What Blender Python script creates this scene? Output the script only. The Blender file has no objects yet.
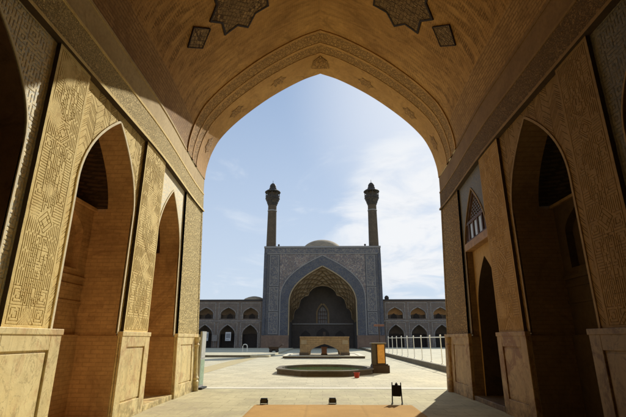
import bpy, math, random
from mathutils import Vector, noise as mnoise
random.seed(7)
sc = bpy.context.scene
COL = sc.collection
R = math.radians

# ------------------------------------------------------------------ helpers
class MB:
    """collects geometry of ONE mesh object"""
    def __init__(s): s.v=[]; s.f=[]; s.g={}; s.uv={}; s.fm={}
    def vert(s,p,g=0.0,uv=None):
        s.v.append(tuple(p)); i=len(s.v)-1
        if g: s.g[i]=g
        if uv: s.uv[i]=uv
        return i
    def face(s,*pts,m=0):
        ids=[s.vert(p) for p in pts]; s.f.append(ids)
        if m: s.fm[len(s.f)-1]=m
    def box(s,x0,x1,y0,y1,z0,z1,m=0):
        P=[(x0,y0,z0),(x1,y0,z0),(x1,y1,z0),(x0,y1,z0),(x0,y0,z1),(x1,y0,z1),(x1,y1,z1),(x0,y1,z1)]
        b=len(s.v); s.v+=P
        for q in ((0,3,2,1),(4,5,6,7),(0,1,5,4),(1,2,6,5),(2,3,7,6),(3,0,4,7)):
            s.f.append([b+i for i in q])
            if m: s.fm[len(s.f)-1]=m
        return s
    def lbox(s,x0,x1,y0,y1,z0,z1,n=30,m=0):
        ys=[y0+(y1-y0)*i/n for i in range(n+1)]; sec=((x0,z0),(x1,z0),(x1,z1),(x0,z1))
        b=len(s.v); s.v+=[(a,y,c) for y in ys for a,c in sec]
        for i in range(n):
            for k in range(4):
                s.f.append([b+4*i+k,b+4*i+(k+1)%4,b+4*i+4+(k+1)%4,b+4*i+4+k])
                if m and k==0: s.fm[len(s.f)-1]=m
        s.f.append([b,b+1,b+2,b+3]); s.f.append([b+4*n+k for k in (3,2,1,0)]); return s
    def loft(s,rings,closed=True,cap=True):
        b=len(s.v); n=len(rings[0])
        for r in rings: s.v+= [tuple(p) for p in r]
        for k in range(len(rings)-1):
            for i in range(n if closed else n-1):
                j=(i+1)%n
                s.f.append([b+k*n+i,b+k*n+j,b+(k+1)*n+j,b+(k+1)*n+i])
        if cap and closed:
            s.f.append([b+i for i in reversed(range(n))]); s.f.append([b+(len(rings)-1)*n+i for i in range(n)])
        return s
    def lathe(s,prof,cx,cy,n=24,ph=0.0,cap=True):
        rings=[[(cx+r*math.cos(ph+2*math.pi*i/n),cy+r*math.sin(ph+2*math.pi*i/n),z) for i in range(n)] for r,z in prof]
        return s.loft(rings,True,cap)
    def tube(s,path,r,n=8):
        rings=[]
        for k,p in enumerate(path):
            a=Vector(path[max(k-1,0)]); b=Vector(path[min(k+1,len(path)-1)])
            d=(b-a).normalized(); up=Vector((0,0,1)) if abs(d.z)<.9 else Vector((1,0,0))
            u=d.cross(up).normalized(); w=d.cross(u)
            rr=r[k] if isinstance(r,(list,tuple)) else r
            rings.append([Vector(p)+u*rr*math.cos(2*math.pi*i/n)+w*rr*math.sin(2*math.pi*i/n) for i in range(n)])
        return s.loft(rings)
    def build(s,name,mats,parent=None,fn=None,smooth=False,bevel=0,auto=False):
        me=bpy.data.meshes.new(name)
        vs=[fn(p) for p in s.v] if fn else s.v
        me.from_pydata([tuple(p) for p in vs],[],s.f)
        if not isinstance(mats,(list,tuple)): mats=[mats]
        for m in mats: me.materials.append(m)
        for i,m in s.fm.items(): me.polygons[i].material_index=m
        if s.g:
            at=me.attributes.new('g','FLOAT','POINT')
            arr=[0.0]*len(vs)
            for i,g in s.g.items(): arr[i]=g
            at.data.foreach_set('value',arr)
        if s.uv:
            uvl=me.uv_layers.new(name='UVMap'); a=[]
            for l in me.loops: a+=list(s.uv.get(l.vertex_index,(0,0)))
            uvl.data.foreach_set('uv',a)
        if smooth:
            me.polygons.foreach_set('use_smooth',[True]*len(me.polygons))
        me.update()
        o=bpy.data.objects.new(name,me); COL.objects.link(o)
        if parent: o.parent=parent
        if bevel:
            b=o.modifiers.new('bevel','BEVEL'); b.width=bevel; b.segments=2; b.limit_method='ANGLE'
        return o

def empty(name,label,cat,group=None,kind=None,loc=(0,0,0)):
    o=bpy.data.objects.new(name,None); COL.objects.link(o); o.location=loc
    o['label']=label; o['category']=cat
    if group: o['group']=group
    return o
def tag(o,label,cat,group=None):
    o['label']=label; o['category']=cat
    if group: o['group']=group
    return o
def struct(o): o['kind']='structure'; return o
def sm(t): t=min(max(t,0),1); return t*t*(3-2*t)

# ------------------------------------------------------------------ materials
def nodes(name):
    m=bpy.data.materials.new(name); m.use_nodes=True
    nt=m.node_tree; nt.nodes.clear()
    out=nt.nodes.new('ShaderNodeOutputMaterial'); b=nt.nodes.new('ShaderNodeBsdfPrincipled')
    nt.links.new(b.outputs[0],out.inputs[0]); b.inputs['Roughness'].default_value=.85
    if 'Specular IOR Level' in b.inputs: b.inputs['Specular IOR Level'].default_value=.25
    return m,nt,b
class N:
    def __init__(s,nt): s.nt=nt
    def n(s,t,**k):
        x=s.nt.nodes.new(t)
        for a,b in k.items(): setattr(x,a,b)
        return x
    def l(s,a,b): s.nt.links.new(a,b)
    def val(s,sock,v):
        if hasattr(v,'is_linked') or hasattr(v,'links'): s.l(v,sock)
        else: sock.default_value=v
    def math(s,op,a,b=0.0,clamp=False):
        x=s.n('ShaderNodeMath',operation=op); x.use_clamp=clamp
        s.val(x.inputs[0],a); s.val(x.inputs[1],b); return x.outputs[0]
    def mix(s,f,a,b,mode='MIX'):
        x=s.n('ShaderNodeMix',data_type='RGBA',blend_type=mode)
        s.val(x.inputs[0],f)
        for i,c in ((6,a),(7,b)):
            if isinstance(c,tuple): x.inputs[i].default_value=(*c,1) if len(c)==3 else c
            else: s.l(c,x.inputs[i])
        return x.outputs[2]
    def noise(s,vec,scale,det=6,rough=.6,dist=0):
        x=s.n('ShaderNodeTexNoise'); x.inputs['Scale'].default_value=scale; x.inputs['Detail'].default_value=det
        x.inputs['Roughness'].default_value=rough; x.inputs['Distortion'].default_value=dist
        s.l(vec,x.inputs['Vector']); return x.outputs['Fac']
    def ramp(s,f,lo,hi):
        x=s.n('ShaderNodeMapRange'); x.interpolation_type='SMOOTHSTEP'
        s.val(x.inputs[0],f); x.inputs[1].default_value=lo; x.inputs[2].default_value=hi; return x.outputs[0]
    def coord(s,kind='Object',scale=(1,1,1),rot=(0,0,0)):
        tc=s.n('ShaderNodeTexCoord'); mp=s.n('ShaderNodeMapping'); mp.inputs['Scale'].default_value=scale; mp.inputs['Rotation'].default_value=rot
        s.l(tc.outputs[kind],mp.inputs[0]); return mp.outputs[0]
    def bump(s,b,h,strength,dist=.02):
        x=s.n('ShaderNodeBump'); x.inputs['Strength'].default_value=strength; x.inputs['Distance'].default_value=dist
        s.l(h,x.inputs['Height']); s.l(x.outputs[0],b.inputs['Normal'])
    def attr(s,name):
        x=s.n('ShaderNodeAttribute',attribute_name=name); return x.outputs['Fac']
    def swz(s,vec,a,b):
        sp=s.n('ShaderNodeSeparateXYZ'); s.l(vec,sp.inputs[0]); c=s.n('ShaderNodeCombineXYZ')
        s.l(sp.outputs[a],c.inputs[0]); s.l(sp.outputs[b],c.inputs[1]); return c.outputs[0]

def stone(name,c1,c2,scale=1.2,bump=.35,rough=.85,stain=None,groove=.35,fine=14,stainlo=.52,stainhi=.7,streak=0,foot=0):
    m,nt,b=nodes(name); q=N(nt); co=q.coord()
    big=q.ramp(q.noise(co,scale,7,.65,.4),.3,.7); fi=q.noise(co,fine,6,.7)
    c=q.mix(big,c1,c2)
    c=q.mix(q.math('MULTIPLY',q.ramp(fi,.35,.75),.45),c,tuple(x*.62 for x in c2))
    if stain:
        st=q.ramp(q.noise(co,scale*1.7+.37,8,.7,1.2),stainlo,stainhi); c=q.mix(q.math('MULTIPLY',st,.75),c,stain)
    if streak:
        cs=q.coord(scale=(3,3,.25)); st=q.ramp(q.noise(cs,1.6,6,.65,.3),.48,.72); c=q.mix(q.math('MULTIPLY',st,streak),c,tuple(x*.35 for x in c2))
    if foot:
        sz=q.n('ShaderNodeSeparateXYZ'); q.l(co,sz.inputs[0]); dn=q.noise(co,5,6,.7)
        c=q.mix(q.math('MULTIPLY',q.ramp(sz.outputs[2],.55,.0),q.ramp(dn,.35,.65)),c,tuple(x*.4 for x in c2))
        vn=q.noise(q.coord(scale=(1,1,.6),rot=(.5,.3,.2)),2.2,8,.62,1.6); c=q.mix(q.math('MULTIPLY',q.ramp(q.math('ABSOLUTE',q.math('SUBTRACT',vn,.5)),.018,.0),.55),c,tuple(x*.42 for x in c2))
    g=q.attr('g'); c=q.mix(g,c,tuple(x*groove for x in c2))
    q.l(c,b.inputs['Base Color']); b.inputs['Roughness'].default_value=rough
    h=q.math('ADD',q.math('MULTIPLY',fi,.6),q.noise(co,fine*4,4,.7)); q.bump(b,h,bump,.015)
    return m

def carved(name,c1,c2,scale=6,bump=.8,gap=.07,dist=.03,rot=(0,0,0)):
    """flowing arabesque cut into stone: distorted cell rims and dots"""
    m,nt,b=nodes(name); q=N(nt); co=q.coord(rot=rot)
    nz=q.n('ShaderNodeTexNoise'); nz.inputs['Scale'].default_value=scale*.6; nz.inputs['Detail'].default_value=2; q.l(co,nz.inputs['Vector'])
    vm=q.n('ShaderNodeVectorMath',operation='MULTIPLY_ADD'); q.l(nz.outputs['Color'],vm.inputs[0]); vm.inputs[1].default_value=(.16,.16,.16); q.l(co,vm.inputs[2])
    vo=q.n('ShaderNodeTexVoronoi',feature='DISTANCE_TO_EDGE'); vo.inputs['Scale'].default_value=scale; q.l(vm.outputs[0],vo.inputs['Vector'])
    v2=q.n('ShaderNodeTexVoronoi',feature='DISTANCE_TO_EDGE'); v2.inputs['Scale'].default_value=scale*2.3; q.l(vm.outputs[0],v2.inputs['Vector'])
    h=q.math('MULTIPLY',q.ramp(vo.outputs['Distance'],gap*.3,gap*1.6),q.ramp(v2.outputs['Distance'],gap*.2,gap*1.7))
    big=q.ramp(q.noise(co,1.1,7,.65,.4),.3,.7)
    c=q.mix(big,c1,c2); c=q.mix(q.math('SUBTRACT',1.0,h),c,tuple(x*.55 for x in c2))
    c=q.mix(q.math('MULTIPLY',q.attr('g'),1.0),c,tuple(x*.3 for x in c2))
    q.l(c,b.inputs['Base Color'])
    hh=q.math('ADD',h,q.math('MULTIPLY',q.noise(co,40,4,.7),.35)); q.bump(b,hh,bump,dist)
    return m

def mosaic(name,cols,scale=22,grout=(.2,.17,.12),axes=(1,2),bump=.3,blur=.8):
    """small glazed pieces in a stone bed"""
    m,nt,b=nodes(name); q=N(nt); co=q.coord()
    vo=q.n('ShaderNodeTexVoronoi',feature='F1'); vo.inputs['Scale'].default_value=scale; q.l(co,vo.inputs['Vector'])
    v2=q.n('ShaderNodeTexVoronoi',feature='DISTANCE_TO_EDGE'); v2.inputs['Scale'].default_value=scale; q.l(co,v2.inputs['Vector'])
    cr=q.n('ShaderNodeValToRGB'); cr.color_ramp.interpolation='CONSTANT'
    el=cr.color_ramp.elements
    while len(el)<len(cols): el.new(.5)
    for i,c in enumerate(cols): el[i].position=i/len(cols); el[i].color=(*c,1)
    sp=q.n('ShaderNodeSeparateColor'); q.l(vo.outputs['Color'],sp.inputs[0]); q.l(sp.outputs[0],cr.inputs[0])
    e=q.ramp(v2.outputs['Distance'],.01,.06)
    c=q.mix(e,grout,cr.outputs[0])
    big=q.ramp(q.noise(co,.9,6,.6),.35,.7); c=q.mix(q.math('MULTIPLY',big,.5),c,tuple(x*.8 for x in grout))
    c=q.mix(q.attr('g'),c,tuple(x*.4 for x in grout))
    q.l(c,b.inputs['Base Color']); b.inputs['Roughness'].default_value=.6
    q.bump(b,q.math('ADD',e,q.noise(co,30,4)),bump,.01)
    return m

def brick(name,c1,c2,mortar,sx,sy,uv=True,axes=(0,2),bump=.5,w=.5,rh=.25,stain=None,mort=.02):
    m,nt,b=nodes(name); q=N(nt)
    co3=q.coord()
    if axes=='diag':
        sp_=q.n('ShaderNodeSeparateXYZ'); q.l(co3,sp_.inputs[0]); cb_=q.n('ShaderNodeCombineXYZ'); q.l(q.math('ADD',sp_.outputs[0],sp_.outputs[1]),cb_.inputs[0]); q.l(sp_.outputs[2],cb_.inputs[1]); co=cb_.outputs[0]
    else: co=q.coord('UV') if uv else q.swz(co3,*axes)
    br=q.n('ShaderNodeTexBrick'); br.inputs['Scale'].default_value=1; br.inputs['Brick Width'].default_value=sx; br.inputs['Row Height'].default_value=sy
    br.inputs['Mortar Size'].default_value=mort; br.inputs['Mortar Smooth'].default_value=.3
    br.inputs['Color1'].default_value=(*c1,1); br.inputs['Color2'].default_value=(*c2,1); br.inputs['Mortar'].default_value=(*mortar,1)
    q.l(co,br.inputs['Vector'])
    n1=q.noise(co3,.8,8,.65,.5); n2=q.noise(co3,9,6,.7)
    c=q.mix(q.math('MULTIPLY',q.ramp(n1,.35,.7),.6),br.outputs['Color'],tuple(x*.6 for x in c2))
    c=q.mix(q.math('MULTIPLY',q.ramp(n2,.4,.75),.4),c,tuple(x*1.25 for x in c1)); c=q.mix(q.math('MULTIPLY',q.ramp(q.noise(co3,38,5,.75),.5,.75),.35),c,tuple(x*.6 for x in c2))
    if stain: c=q.mix(q.math('MULTIPLY',q.ramp(q.noise(co3,.6,10,.74,1.2),.48,.66),.8),c,stain)
    c=q.mix(q.attr('g'),c,tuple(x*.35 for x in c2))
    q.l(c,b.inputs['Base Color'])
    h=q.math('ADD',q.math('MULTIPLY',br.outputs['Fac'],-1.0),q.math('MULTIPLY',q.noise(co3,25,6,.75),.9)); q.bump(b,h,bump,.02)
    return m

def plaster(name,c1,c2,c3):
    m,nt,b=nodes(name); q=N(nt); uv=q.coord('UV'); co=q.coord()
    uvs=q.coord('UV',scale=(1.6,.28,1),rot=(0,0,R(18))); uv2=q.coord('UV',scale=(9,1.6,1),rot=(0,0,R(-14)))
    big=q.ramp(q.noise(uv,.55,9,.68,.8),.34,.68); st=q.ramp(q.noise(uvs,1.6,8,.7,.6),.47,.70); fi=q.noise(uv2,1.5,7,.75,.3)
    sp=q.n('ShaderNodeSeparateXYZ'); q.l(uv,sp.inputs[0])
    patch=q.ramp(q.noise(uv2,.55,8,.72,.7),.44,.62)
    low=q.math('MULTIPLY',q.math('ADD',q.math('MULTIPLY',q.ramp(sp.outputs[1],5.2,.8),.9),.25),patch)
    brk=q.n('ShaderNodeTexBrick'); brk.inputs['Scale'].default_value=1; brk.inputs['Brick Width'].default_value=.22; brk.inputs['Row Height'].default_value=.07; brk.inputs['Mortar Size'].default_value=.011; brk.inputs['Mortar Smooth'].default_value=.4
    brk.inputs['Color1'].default_value=(1,1,1,1); brk.inputs['Color2'].default_value=(.45,.45,.45,1); brk.inputs['Mortar'].default_value=(.12,.12,.12,1); q.l(uv,brk.inputs['Vector'])
    c=q.mix(big,c1,c2); c=q.mix(q.math('MULTIPLY',st,.6),c,c3)
    c=q.mix(q.math('MULTIPLY',low,.85),c,q.mix(brk.outputs['Color'],tuple(x*.45 for x in c3),c2))
    c=q.mix(q.math('MULTIPLY',q.ramp(fi,.45,.75),.5),c,c3); c=q.mix(q.math('MULTIPLY',q.ramp(q.noise(co,3.5,6,.7),.52,.75),.5),c,tuple(x*1.3 for x in c1))
    c=q.mix(q.math('MULTIPLY',q.ramp(q.noise(co,1.1,10,.75,.8),.52,.66),.5),c,tuple(x*.8 for x in c3))
    c=q.mix(q.math('MULTIPLY',q.ramp(q.noise(co,24,6,.8),.5,.72),.4),c,c3)
    q.l(c,b.inputs['Base Color'])
    br=q.n('ShaderNodeTexBrick'); br.inputs['Scale'].default_value=1; br.inputs['Brick Width'].default_value=.22; br.inputs['Row Height'].default_value=.07; br.inputs['Mortar Size'].default_value=.011; br.inputs['Mortar Smooth'].default_value=.5
    q.l(uv,br.inputs['Vector'])
    h=q.math('ADD',q.math('MULTIPLY',q.math('MULTIPLY',br.outputs['Fac'],q.math('ADD',low,.25)),-1.4),q.math('ADD',fi,q.math('MULTIPLY',q.noise(co,18,7,.75),.8))); q.bump(b,h,.6,.03)
    return m

def strapwork(name,tan,darkc,scale=5.5):
    m,nt,b=nodes(name); q=N(nt); co=q.coord(rot=(0,R(38),R(45)))
    v=q.n('ShaderNodeTexVoronoi',feature='F1',distance='CHEBYCHEV'); v.inputs['Scale'].default_value=scale; v.inputs['Randomness'].default_value=.35; q.l(co,v.inputs['Vector'])
    e=q.n('ShaderNodeTexVoronoi',feature='DISTANCE_TO_EDGE'); e.inputs['Scale'].default_value=scale; e.inputs['Randomness'].default_value=.35; q.l(co,e.inputs['Vector'])
    ring=q.math('PINGPONG',q.math('MULTIPLY',v.outputs['Distance'],4.4),.5)
    h=q.math('MULTIPLY',q.ramp(ring,.10,.22),q.ramp(e.outputs['Distance'],.02,.07))
    n=q.noise(co,7,5,.7); c=q.mix(h,darkc,q.mix(q.ramp(n,.3,.7),tan,tuple(x*.55 for x in tan)))
    q.l(c,b.inputs['Base Color']); q.bump(b,q.math('ADD',h,q.math('MULTIPLY',q.noise(co,30,4),.3)),1.0,.03); return m

def plain(name,c,rough=.6,metal=0,var=.15,scale=8,bump=.1):
    m,nt,b=nodes(name); q=N(nt); co=q.coord()
    f=q.noise(co,scale,5,.65); q.l(q.mix(q.ramp(f,.3,.7),c,tuple(x*(1-var*2) for x in c)),b.inputs['Base Color'])
    b.inputs['Roughness'].default_value=rough; b.inputs['Metallic'].default_value=metal
    if bump: q.bump(b,q.noise(co,scale*6,4),bump,.005)
    return m

M={}
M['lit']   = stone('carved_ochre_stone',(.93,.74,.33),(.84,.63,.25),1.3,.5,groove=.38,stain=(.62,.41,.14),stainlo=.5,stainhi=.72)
M['dim']   = stone('dimmed_ochre_stone',(.33,.20,.082),(.25,.148,.058),1.0,.4,groove=.45,stain=(.19,.108,.042))  # dim copies: the right wall's shade is put into the stone colour
M['dimfar']= stone('part_dimmed_ochre_stone',(.50,.30,.115),(.40,.232,.085),1.0,.4,groove=.45,stain=(.3,.165,.06))  # lighter dimfar copies: stronger bounce light near the mouth painted in
M['dimfarcarve'] = carved('arabesque_part_dimmed_stone',(.50,.30,.115),(.40,.23,.085),8.5,1.0)
M['dimfarmar'] = stone('part_dimmed_marble_dado',(.48,.31,.14),(.38,.235,.10),.9,.15,.55,stain=(.22,.09,.03),groove=.3,fine=5,stainlo=.49,stainhi=.62,streak=.2,foot=1)
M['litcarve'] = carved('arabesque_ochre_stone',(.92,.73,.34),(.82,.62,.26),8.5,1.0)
M['dimcarve'] = carved('arabesque_dimmed_stone',(.36,.215,.085),(.27,.155,.058),8.5,1.0)
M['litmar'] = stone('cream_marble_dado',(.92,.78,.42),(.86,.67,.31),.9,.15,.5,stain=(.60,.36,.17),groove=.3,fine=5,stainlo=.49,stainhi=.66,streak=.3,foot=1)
M['dimmar'] = stone('dimmed_marble_dado',(.30,.20,.095),(.23,.145,.066),.9,.15,.55,stain=(.10,.045,.018),groove=.3,fine=5,stainlo=.49,stainhi=.62,streak=.2,foot=1)
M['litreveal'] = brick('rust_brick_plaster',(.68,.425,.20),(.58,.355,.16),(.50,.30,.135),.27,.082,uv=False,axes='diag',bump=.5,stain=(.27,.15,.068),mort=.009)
M['dimreveal'] = brick('dimmed_brick_plaster',(.26,.168,.08),(.23,.147,.069),(.19,.12,.056),.27,.082,uv=False,axes='diag',bump=.4,stain=(.10,.064,.03),mort=.009)
M['lithood'] = brick('shade_net_brick',(.115,.06,.028),(.075,.04,.019),(.04,.022,.011),.16,.08,uv=False,axes=(1,2),bump=.9)  # hood colours carry the painted deep shade of the niche tops
M['dimhood'] = brick('shade_dark_brick',(.04,.027,.016),(.028,.019,.011),(.013,.009,.006),.16,.08,uv=False,axes=(1,2),bump=.9)
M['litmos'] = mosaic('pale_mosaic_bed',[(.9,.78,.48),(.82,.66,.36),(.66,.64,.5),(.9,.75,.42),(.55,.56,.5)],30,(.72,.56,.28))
M['dimmos'] = mosaic('dimmed_mosaic_bed',[(.24,.2,.14),(.19,.165,.13),(.14,.14,.135),(.2,.165,.11)],30,(.12,.09,.05))
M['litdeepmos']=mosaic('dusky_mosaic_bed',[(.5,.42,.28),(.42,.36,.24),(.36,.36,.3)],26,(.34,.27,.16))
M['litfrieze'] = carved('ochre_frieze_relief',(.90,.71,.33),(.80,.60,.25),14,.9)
M['dimfrieze'] = carved('dimmed_frieze_relief',(.36,.215,.085),(.27,.155,.058),14,.9)
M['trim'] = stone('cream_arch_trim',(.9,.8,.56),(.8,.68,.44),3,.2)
M['dimtrim'] = stone('dimmed_arch_trim',(.36,.24,.12),(.27,.17,.08),3,.2)
M['edge_shade'] = stone('shade_black_stone',(.085,.055,.03),(.055,.036,.02),2,.2)  # dark colour paints shade on near pier faces and cornice underside
M['vault'] = plaster('brown_vault_plaster',(.60,.34,.11),(.46,.247,.075),(.21,.105,.033))
M['vaultband'] = brick('vault_brick_courses',(.50,.29,.105),(.40,.225,.08),(.26,.142,.052),.30,.085,uv=True,bump=1.0,stain=(.27,.145,.052),mort=.014)
M['rib'] = carved('carved_vault_rib',(.58,.335,.115),(.50,.28,.09),7,.8)
M['rosette'] = carved('soffit_rosette_face',(.52,.295,.098),(.42,.23,.075),7,.6)
M['soffit'] = stone('arch_soffit_plaster',(.56,.32,.105),(.44,.24,.075),1.1,.6,stain=(.26,.135,.045),fine=7)
M['medal'] = strapwork('strapwork_medallion',(.44,.285,.125),(.10,.058,.026),8.5)
M['medal_rim'] = plain('medallion_dark_rim',(.04,.024,.014),.7)
M['litband'] = stone('smooth_ochre_band',(.62,.47,.23),(.5,.36,.16),1,.3,stain=(.36,.24,.1))
M['shadereveal'] = stone('shaded_reveal_plaster',(.2,.11,.05),(.14,.075,.033),.7,.4,stain=(.06,.032,.014),streak=.4,fine=8)  # darker reveal copy, shade of the nearest left niches painted in
M['dimback'] = stone('shade_black_plaster',(.085,.055,.028),(.06,.038,.02),.7,.4,stain=(.035,.023,.012),fine=8)  # near-black copy paints the shade of right niche backs and doorway
M['dimband'] = stone('dimmed_smooth_band',(.28,.165,.07),(.21,.12,.05),1,.3)  # dim copy of the smooth band, shade in its colour
M['dark'] = plain('black_recess',(.012,.009,.007),.9)
M['wood'] = plain('old_walnut_wood',(.12,.058,.026),.6,scale=5,var=.25)
M['sill'] = plain('pale_oak_sill',(.40,.22,.09),.6,scale=5,var=.2)

def glassy(name,c):
    m,nt,b=nodes(name); q=N(nt); t=q.n('ShaderNodeBsdfTranslucent'); t.inputs[0].default_value=(*c,1)
    mx=q.n('ShaderNodeMixShader'); mx.inputs[0].default_value=.75; out=[n for n in nt.nodes if n.type=='OUTPUT_MATERIAL'][0]
    b.inputs['Base Color'].default_value=(*c,1); b.inputs['Roughness'].default_value=.3
    q.l(b.outputs[0],mx.inputs[1]); q.l(t.outputs[0],mx.inputs[2]); q.l(mx.outputs[0],out.inputs[0]); return m
PANE=glassy('frosted_pane',(.8,.83,.88))
SMOKE=glassy('smoky_pane',(.6,.66,.76))
# ------------------------------------------------------------------ arches
def arch(uc,w,zs,za,p=2.0,n=14):
    L=[]
    for i in range(n+1):
        t=i/n; t=1-(1-t)**1.25
        L.append((uc-w*(1-t**p),zs+(za-zs)*t))
    return L+[(2*uc-u,z) for u,z in reversed(L[:-1])]
def arch_hw(z,w,zs,za,p=2.0):
    if z<=zs: return w
    if z>=za: return -1
    return w*(1-((z-zs)/(za-zs))**p)
def arch_sheet(mb,P,u0,u1,z0,z1,A,zb):
    """rectangle u0..u1 x z0..z1 minus an arch opening A standing on zb; P maps (u,z)->xyz"""
    a,b=A[0][0],A[-1][0]; zs=A[0][1]
    mb.face(P(u0,z0),P(a,z0),P(a,z1),P(u0,z1)); mb.face(P(b,z0),P(u1,z0),P(u1,z1),P(b,z1))
    if zb>z0: mb.face(P(a,z0),P(b,z0),P(b,zb),P(a,zb))
    for (ua,za),(ub,zb2) in zip(A,A[1:]): mb.face(P(ua,za),P(ub,zb2),P(ub,z1),P(ua,z1))
def arch_reveal(mb,P3,A,zb,d0,d1):
    L=[(A[0][0],zb)]+A+[(A[-1][0],zb)]
    for (ua,za),(ub,zb2) in zip(L,L[1:]): mb.face(P3(d0,ua,za),P3(d0,ub,zb2),P3(d1,ub,zb2),P3(d1,ua,za))
def arch_fill(mb,P,A,zb):
    for (ua,za),(ub,zb2) in zip(A,A[1:]): mb.face(P(ua,zb),P(ub,zb),P(ub,zb2),P(ua,za))
def arch_strip(mb,P3,A,zb,d_out,d_in,wid):
    """raised moulding round an arch"""
    L=[(A[0][0],zb)]+A+[(A[-1][0],zb)]
    uc=(A[0][0]+A[-1][0])/2; O=[]
    for k,(u,z) in enumerate(L):
        a=L[max(k-1,0)]; b=L[min(k+1,len(L)-1)]
        du,dz=b[0]-a[0],b[1]-a[1]; l=math.hypot(du,dz) or 1
        O.append((u-dz/l*wid,z+du/l*wid) )
    for k in range(len(L)-1):
        i0,i1,o0,o1=L[k],L[k+1],O[k],O[k+1]
        mb.face(P3(d_in,*i0),P3(d_in,*i1),P3(d_in,*o1),P3(d_in,*o0))
        mb.face(P3(d_in,*o0),P3(d_in,*o1),P3(d_out,*o1),P3(d_out,*o0))
        mb.face(P3(d_in,*i0),P3(d_in,*i1),P3(d_out,*i1),P3(d_out,*i0))

# ------------------------------------------------------------------ the hall the camera stands in
def kk(y): return .045*sm((y-9)/6)
def warp(p):                                   # the jambs lean outwards a little toward the mouth of the hall
    x,y,z=p
    return (x*(1+kk(y)*min(max(z,0),7.2)/4.2),y,z)
PR=[(4.2,7.5),(4.19,7.8),(4.13,8.2),(3.99,8.72),(3.69,9.34),(3.02,10.15),(1.93,11.13),(0.78,11.9),(0,12.25)]
def cr(p0,p1,p2,p3,t):
    return tuple(.5*((2*b)+(-a+c)*t+(2*a-5*b+4*c-d)*t*t+(-a+3*b-3*c+d)*t**3) for a,b,c,d in zip(p0,p1,p2,p3))
PROF=[]
ext=[(4.2,7.2)]+PR+[(-.6,12.54)]
for i in range(1,len(ext)-2):
    for j in range(8): PROF.append(cr(ext[i-1],ext[i],ext[i+1],ext[i+2],j/8))
PROF.append((0,12.25))
SL=[0]
for a,b in zip(PROF,PROF[1:]): SL.append(SL[-1]+math.hypot(a[0]-b[0],a[1]-b[1]))
def vpt(s):
    """point and inward normal on half the vault at arc length s"""
    s=min(max(s,0),SL[-1]-1e-5)
    for k in range(len(PROF)-1):
        if SL[k+1]>=s:
            t=(s-SL[k])/(SL[k+1]-SL[k]); a,b=PROF[k],PROF[k+1]
            p=(a[0]+t*(b[0]-a[0]),a[1]+t*(b[1]-a[1])); dx,dz=b[0]-a[0],b[1]-a[1]; l=math.hypot(dx,dz)
            return p,(-dz/l,dx/l)      # points to the inside
def vp(side,s,y,off=0.0):
    p,n=vpt(s); return (side*(p[0]+n[0]*off),y,p[1]+n[1]*off)

hall=empty('vaulted_hall','vaulted brick hall of carved ochre piers and niches framing the courtyard','hall')

def fret_bits(nu,nv,seed,B=5,diamond=None):
    """groove walls of a rectilinear fret, mirrored about the centre column"""
    rnd=random.Random(seed); H=set(); V=set()      # H: wall under cell (i,j); V: wall left of cell
    half=(nu+1)//2
    nb=(half+B-1)//B
    for bj in range((nv+B-1)//B):
        for bi in range(nb):
            t=rnd.choice('hvssv')
            for a in range(B):
                for c in range(B):
                    i,j=bi*B+a,bj*B+c
                    if i>=half or j>=nv: continue
                    if t=='h':
                        if not(a==(c%2)*(B-1)): H.add((i,j))
                    elif t=='v':
                        if not(c==(a%2)*(B-1)): V.add((i,j))
                    else:
                        r=min(a,c,B-1-a,B-1-c)
                        if a==r and r<=c<=B-1-r and c!=r+1: V.add((i,j))
                        if c==r and r<=a<=B-1-r: H.add((i,j))
                        if a==B-1-r and r<=c<=B-1-r : V.add((i+1,j))
                        if c==B-1-r and r<=a<=B-1-r and a!=B-2-r: H.add((i,j+1))
    for (i,j) in list(H): H.add((nu-1-i,j))
    for (i,j) in list(V): V.add((nu-i,j))
    return H,V
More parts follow.
